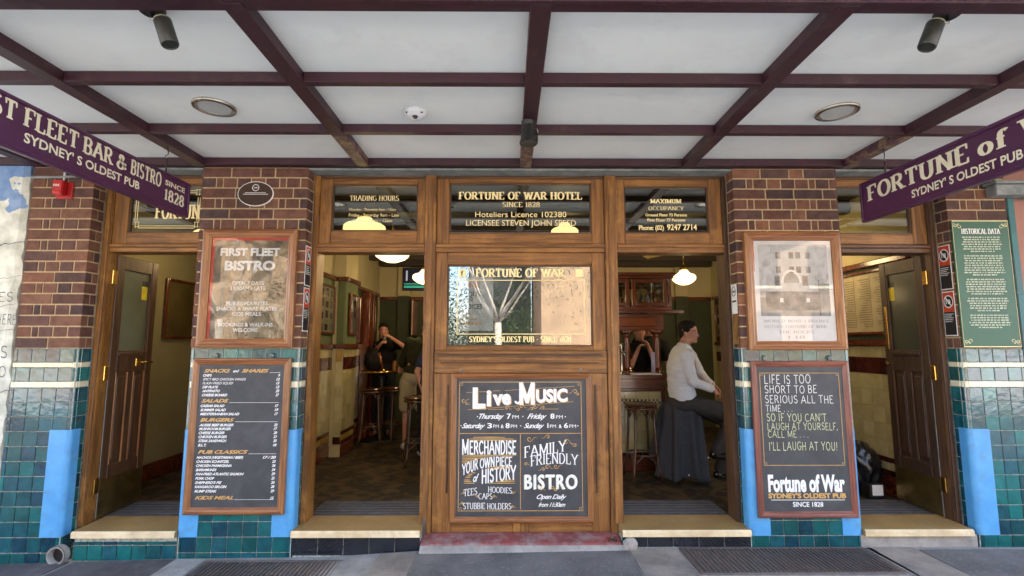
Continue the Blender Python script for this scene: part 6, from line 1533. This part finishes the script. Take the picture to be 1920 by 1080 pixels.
m_blk = M('black_shirt', (.006, .006, .007), .85, scale=20, spec=.2); m_jean = M('dark_jeans', (.012, .014, .022), .9, scale=30); m_wshoe = M('white_trainers', (.6, .6, .6), .5); m_oliv = M('olive_shirt', (.035, .036, .016), .9, scale=20, spec=.2); m_kh = M('khaki_shorts', (.42, .36, .24), .9, scale=20, col2=(.36, .3, .2))
m_navy = M('navy_shirt', (.018, .025, .08), .85, scale=20)
# photographer at the high table
DX = -.40
ph, pc, PP = standing('person in a black shirt raising a camera to photograph by the high table', -1.62 + DX, 4.12, (.22, -1, 0), 1.76, m_blk, m_jean,
    arms=((Vector((-1.26 + DX, 4.0, 1.56)), Vector((-1.44 + DX, 3.86, 1.70))), (Vector((-1.81 + DX, 3.95, 1.38)), Vector((-1.60 + DX, 3.82, 1.58)))), shoes=M('brown_shoe', (.15, .07, .03), .6), face_on=True)
cm = thing('camera', 'black camera held up to the face of the person in black', 'camera', (-1.5 + DX, 3.83, 1.68)); box('camera_body', -1.575 + DX, -1.455 + DX, 3.86, 3.91, 1.655, 1.73, m_dkmetal, cm, .008); lathe('lens', [(.032, -.075), (.034, -.06), (.030, -.03), (.034, 0)], (-1.515 + DX, 3.86, 1.69), m_dkmetal, cm, 20, 'y'); lathe('lens_glass', [(.0, -.001), (.026, 0)], (-1.515 + DX, 3.7845, 1.69), m_chr, cm, 16, 'y')
standing('person seen from behind in an olive shirt and khaki shorts inside the left doorway', -1.30, 3.0, (-.1, 1, 0), 1.80, m_oliv, m_kh, shoes=m_wshoe, shorts=True, face_on=False, lean=.26,
    arms=((Vector((-1.54, 3.2, 1.22)), Vector((-1.44, 3.42, 1.28))), (Vector((-.86, 3.1, 1.25)), Vector((-.79, 3.35, 1.25)))))
standing('person in a navy shirt mostly hidden behind the left doorway post', -1.02, 2.62, (.3, 1, 0), 1.72, m_navy, m_jean, shoes=m_wshoe, face_on=False, lean=.30,
    arms=((Vector((-1.19, 2.60, 1.24)), Vector((-1.12, 2.56, 1.03))), (Vector((-.6, 2.7, 1.2)), Vector((-.55, 2.9, 1.1)))))
standing('barman with short dark hair in black behind the bar columns', 1.86, 3.1, (-.1, -1, 0), 1.72, m_blk, m_jean, shoes=m_shoe if 'm_shoe' in globals() else m_blk,
    arms=((Vector((2.0, 2.85, 1.32)), Vector((1.93, 2.90, 1.55))), (Vector((1.68, 2.9, 1.3)), Vector((1.76, 2.86, 1.50)))))
standing('older grey haired person in dark clothes standing behind the barman', 2.10, 3.45, (-.3, -1, 0), 1.80, m_blk, m_jean, shoes=m_blk, hair=GHAIR)
# ------------------------------------------------------------------ the street behind the camera (seen in the glass)
m_sst = M('sandstone_wall', (.40, .27, .16), .85, scale=1.2, col2=(.31, .21, .13), bump=.2, bscale=8)
ob = thing('sandstone_building', 'sunlit tan sandstone building across the street, mirrored in the servery glass', 'building', (8, -22, 0))
box('wall', 1.6, 18, -30, -20, -.1, 11, m_sst, ob); 
for i in range(5):
    for j in range(3):
        x = 4.2 + i*2.6; z = 1.2 + j*3.2
        w = box('window', x, x + 1.1, -19.995, -19.95, z, z + 1.9, m_black, ob, .01); box('sill', x - .1, x + 1.2, -19.99, -19.86, z - .15, z - .01, m_cream, w, .01)
ob2 = thing('glass_office', 'dark glass office block across the street, mirrored in the servery glass', 'building', (-4, -40, 0))
box('wall', -2.6, 1.45, -46, -28, -.1, 8.5, M('office_glass', (.05, .055, .06), .5, scale=.6, col2=(.03, .03, .035)), ob2)
for i in range(4): box('floor_band', -2.6, 1.45, -27.99, -27.9, 1.2 + i*1.0, 1.35 + i*1.0, m_road, ob2)
ob3 = thing('terrace_building', 'long tan rendered building behind the gum trees, mirrored in the bistro poster', 'building', (-14, -26, 0))
box('wall', -30, -5.2, -34, -25, -.1, 13, m_sst, ob3)
for i in range(7):
    for j in range(3):
        x = -27 + i*3.0; z = 1.4 + j*3.8; box('window', x, x + 1.2, -24.995, -24.95, z, z + 2.1, m_black, ob3, .01)
m_trunk = M('pale_gum_bark', (.45, .41, .34), .8, scale=3, stretch=(1, 1, .3), col2=(.28, .24, .19)); m_leaf = M('gum_leaves', (.06, .095, .03), .6, scale=2, col2=(.035, .06, .02), world=True)
def tree(x, y, h, label, seed, fork=2.3, nleaf=14000, spread=3.2, tr=.11, hang=1.6):
    t = thing('gum_tree', label, 'tree', (x, y, 0)); rr = random.Random(seed)
    bm = bmesh.new(); tips = []
    tube_bm(bm, [(x + .1, y, -.1), (x + .03, y, fork*.5), (x, y, fork)], [tr*1.3, tr*1.05, tr], 12)
    def grow(p, d, L_, r, lv):
        pts = [p]; rs = [r]; q = p.copy(); dd = d.copy()
        for i in range(4):
            dd = (dd + Vector((rr.uniform(-.25, .25), rr.uniform(-.25, .25), rr.uniform(-.05, .2)))).normalized(); q = q + dd*L_/4; pts.append(q.copy()); rs.append(r*(1 - .16*(i+1)))
        tube_bm(bm, pts, rs, 8)
        if lv >= 3: tips.append(q); tips.append(pts[2]); return
        if lv >= 2: tips.append(q)
        for i in range(3 if lv else 2):
            a = rr.uniform(0, 2*PI); nd = (dd*1.0 + Vector((math.cos(a), math.sin(a)*.7, rr.uniform(0, .5)))*.75).normalized(); grow(pts[-1] if i else pts[3], nd, L_*rr.uniform(.62, .85), r*.55, lv+1)
    for a, k in ((.55, 1), (-.6, .95), (-.1, .8), (1.0, .6), (.2, .7), (-1.1, .55)): grow(Vector((x, y, fork)), Vector((a, rr.uniform(-.3, .3), 1)).normalized(), h*.28, tr*.72*k, 0)
    bmesh.ops.recalc_face_normals(bm, faces=bm.faces); bm_obj('trunk', bm, m_trunk, t, True)
    V = []; F = []
    for i in range(nleaf):
        c = rr.choice(tips) + Vector((rr.gauss(0, .5), rr.gauss(0, .5), rr.gauss(-.3, .5) - (rr.uniform(0, 2.4) if rr.random() < .35 else 0)))
        s = rr.uniform(.022, .05); a = Vector((rr.uniform(-1, 1), rr.uniform(-1, 1), rr.uniform(-1.2, .2))).normalized(); b = a.orthogonal().normalized()
        o = len(V); V += [c - a*s*1.6, c + b*s*.4, c + a*s*1.6, c - b*s*.4]; F.append((o, o+1, o+2, o+3))
    me = bpy.data.meshes.new('crown'); me.from_pydata(V, [], F); o = link('crown', me, m_leaf, t); o['kind'] = 'stuff'
    return t
tree(-.35, -12.2, 8, 'pale forked gum tree across the road, mirrored in the servery glass', 5)
tree(-4.6, -13.5, 9, 'leafy gum tree left of the forked one, mirrored in the bistro poster', 9, 2.6)
tree(5.6, -13.0, 7, 'gum tree in front of the sandstone building across the road', 14, 2.2, 1300)
tree(-9.5, -12.5, 8, 'gum tree furthest along the road past the leafy one', 21, 2.4, 3200)
bm = bmesh.new(); V = []; F = []; rr = random.Random(77)
for i in range(24000):
    c = Vector((rr.uniform(-11, 1.0), rr.gauss(-16.5, .7), rr.uniform(0, 4.6) * rr.uniform(.5, 1))); s = rr.uniform(.03, .07); a = Vector((rr.uniform(-1, 1), rr.uniform(-1, 1), rr.uniform(-1, 1))).normalized(); b = a.orthogonal().normalized()
    o = len(V); V += [c - a*s*1.5, c + b*s*.5, c + a*s*1.5, c - b*s*.5]; F.append((o, o+1, o+2, o+3))
me = bpy.data.meshes.new('hedge'); me.from_pydata(V, [], F); o = link('hedge_planting', me, m_leaf); o['kind'] = 'stuff'
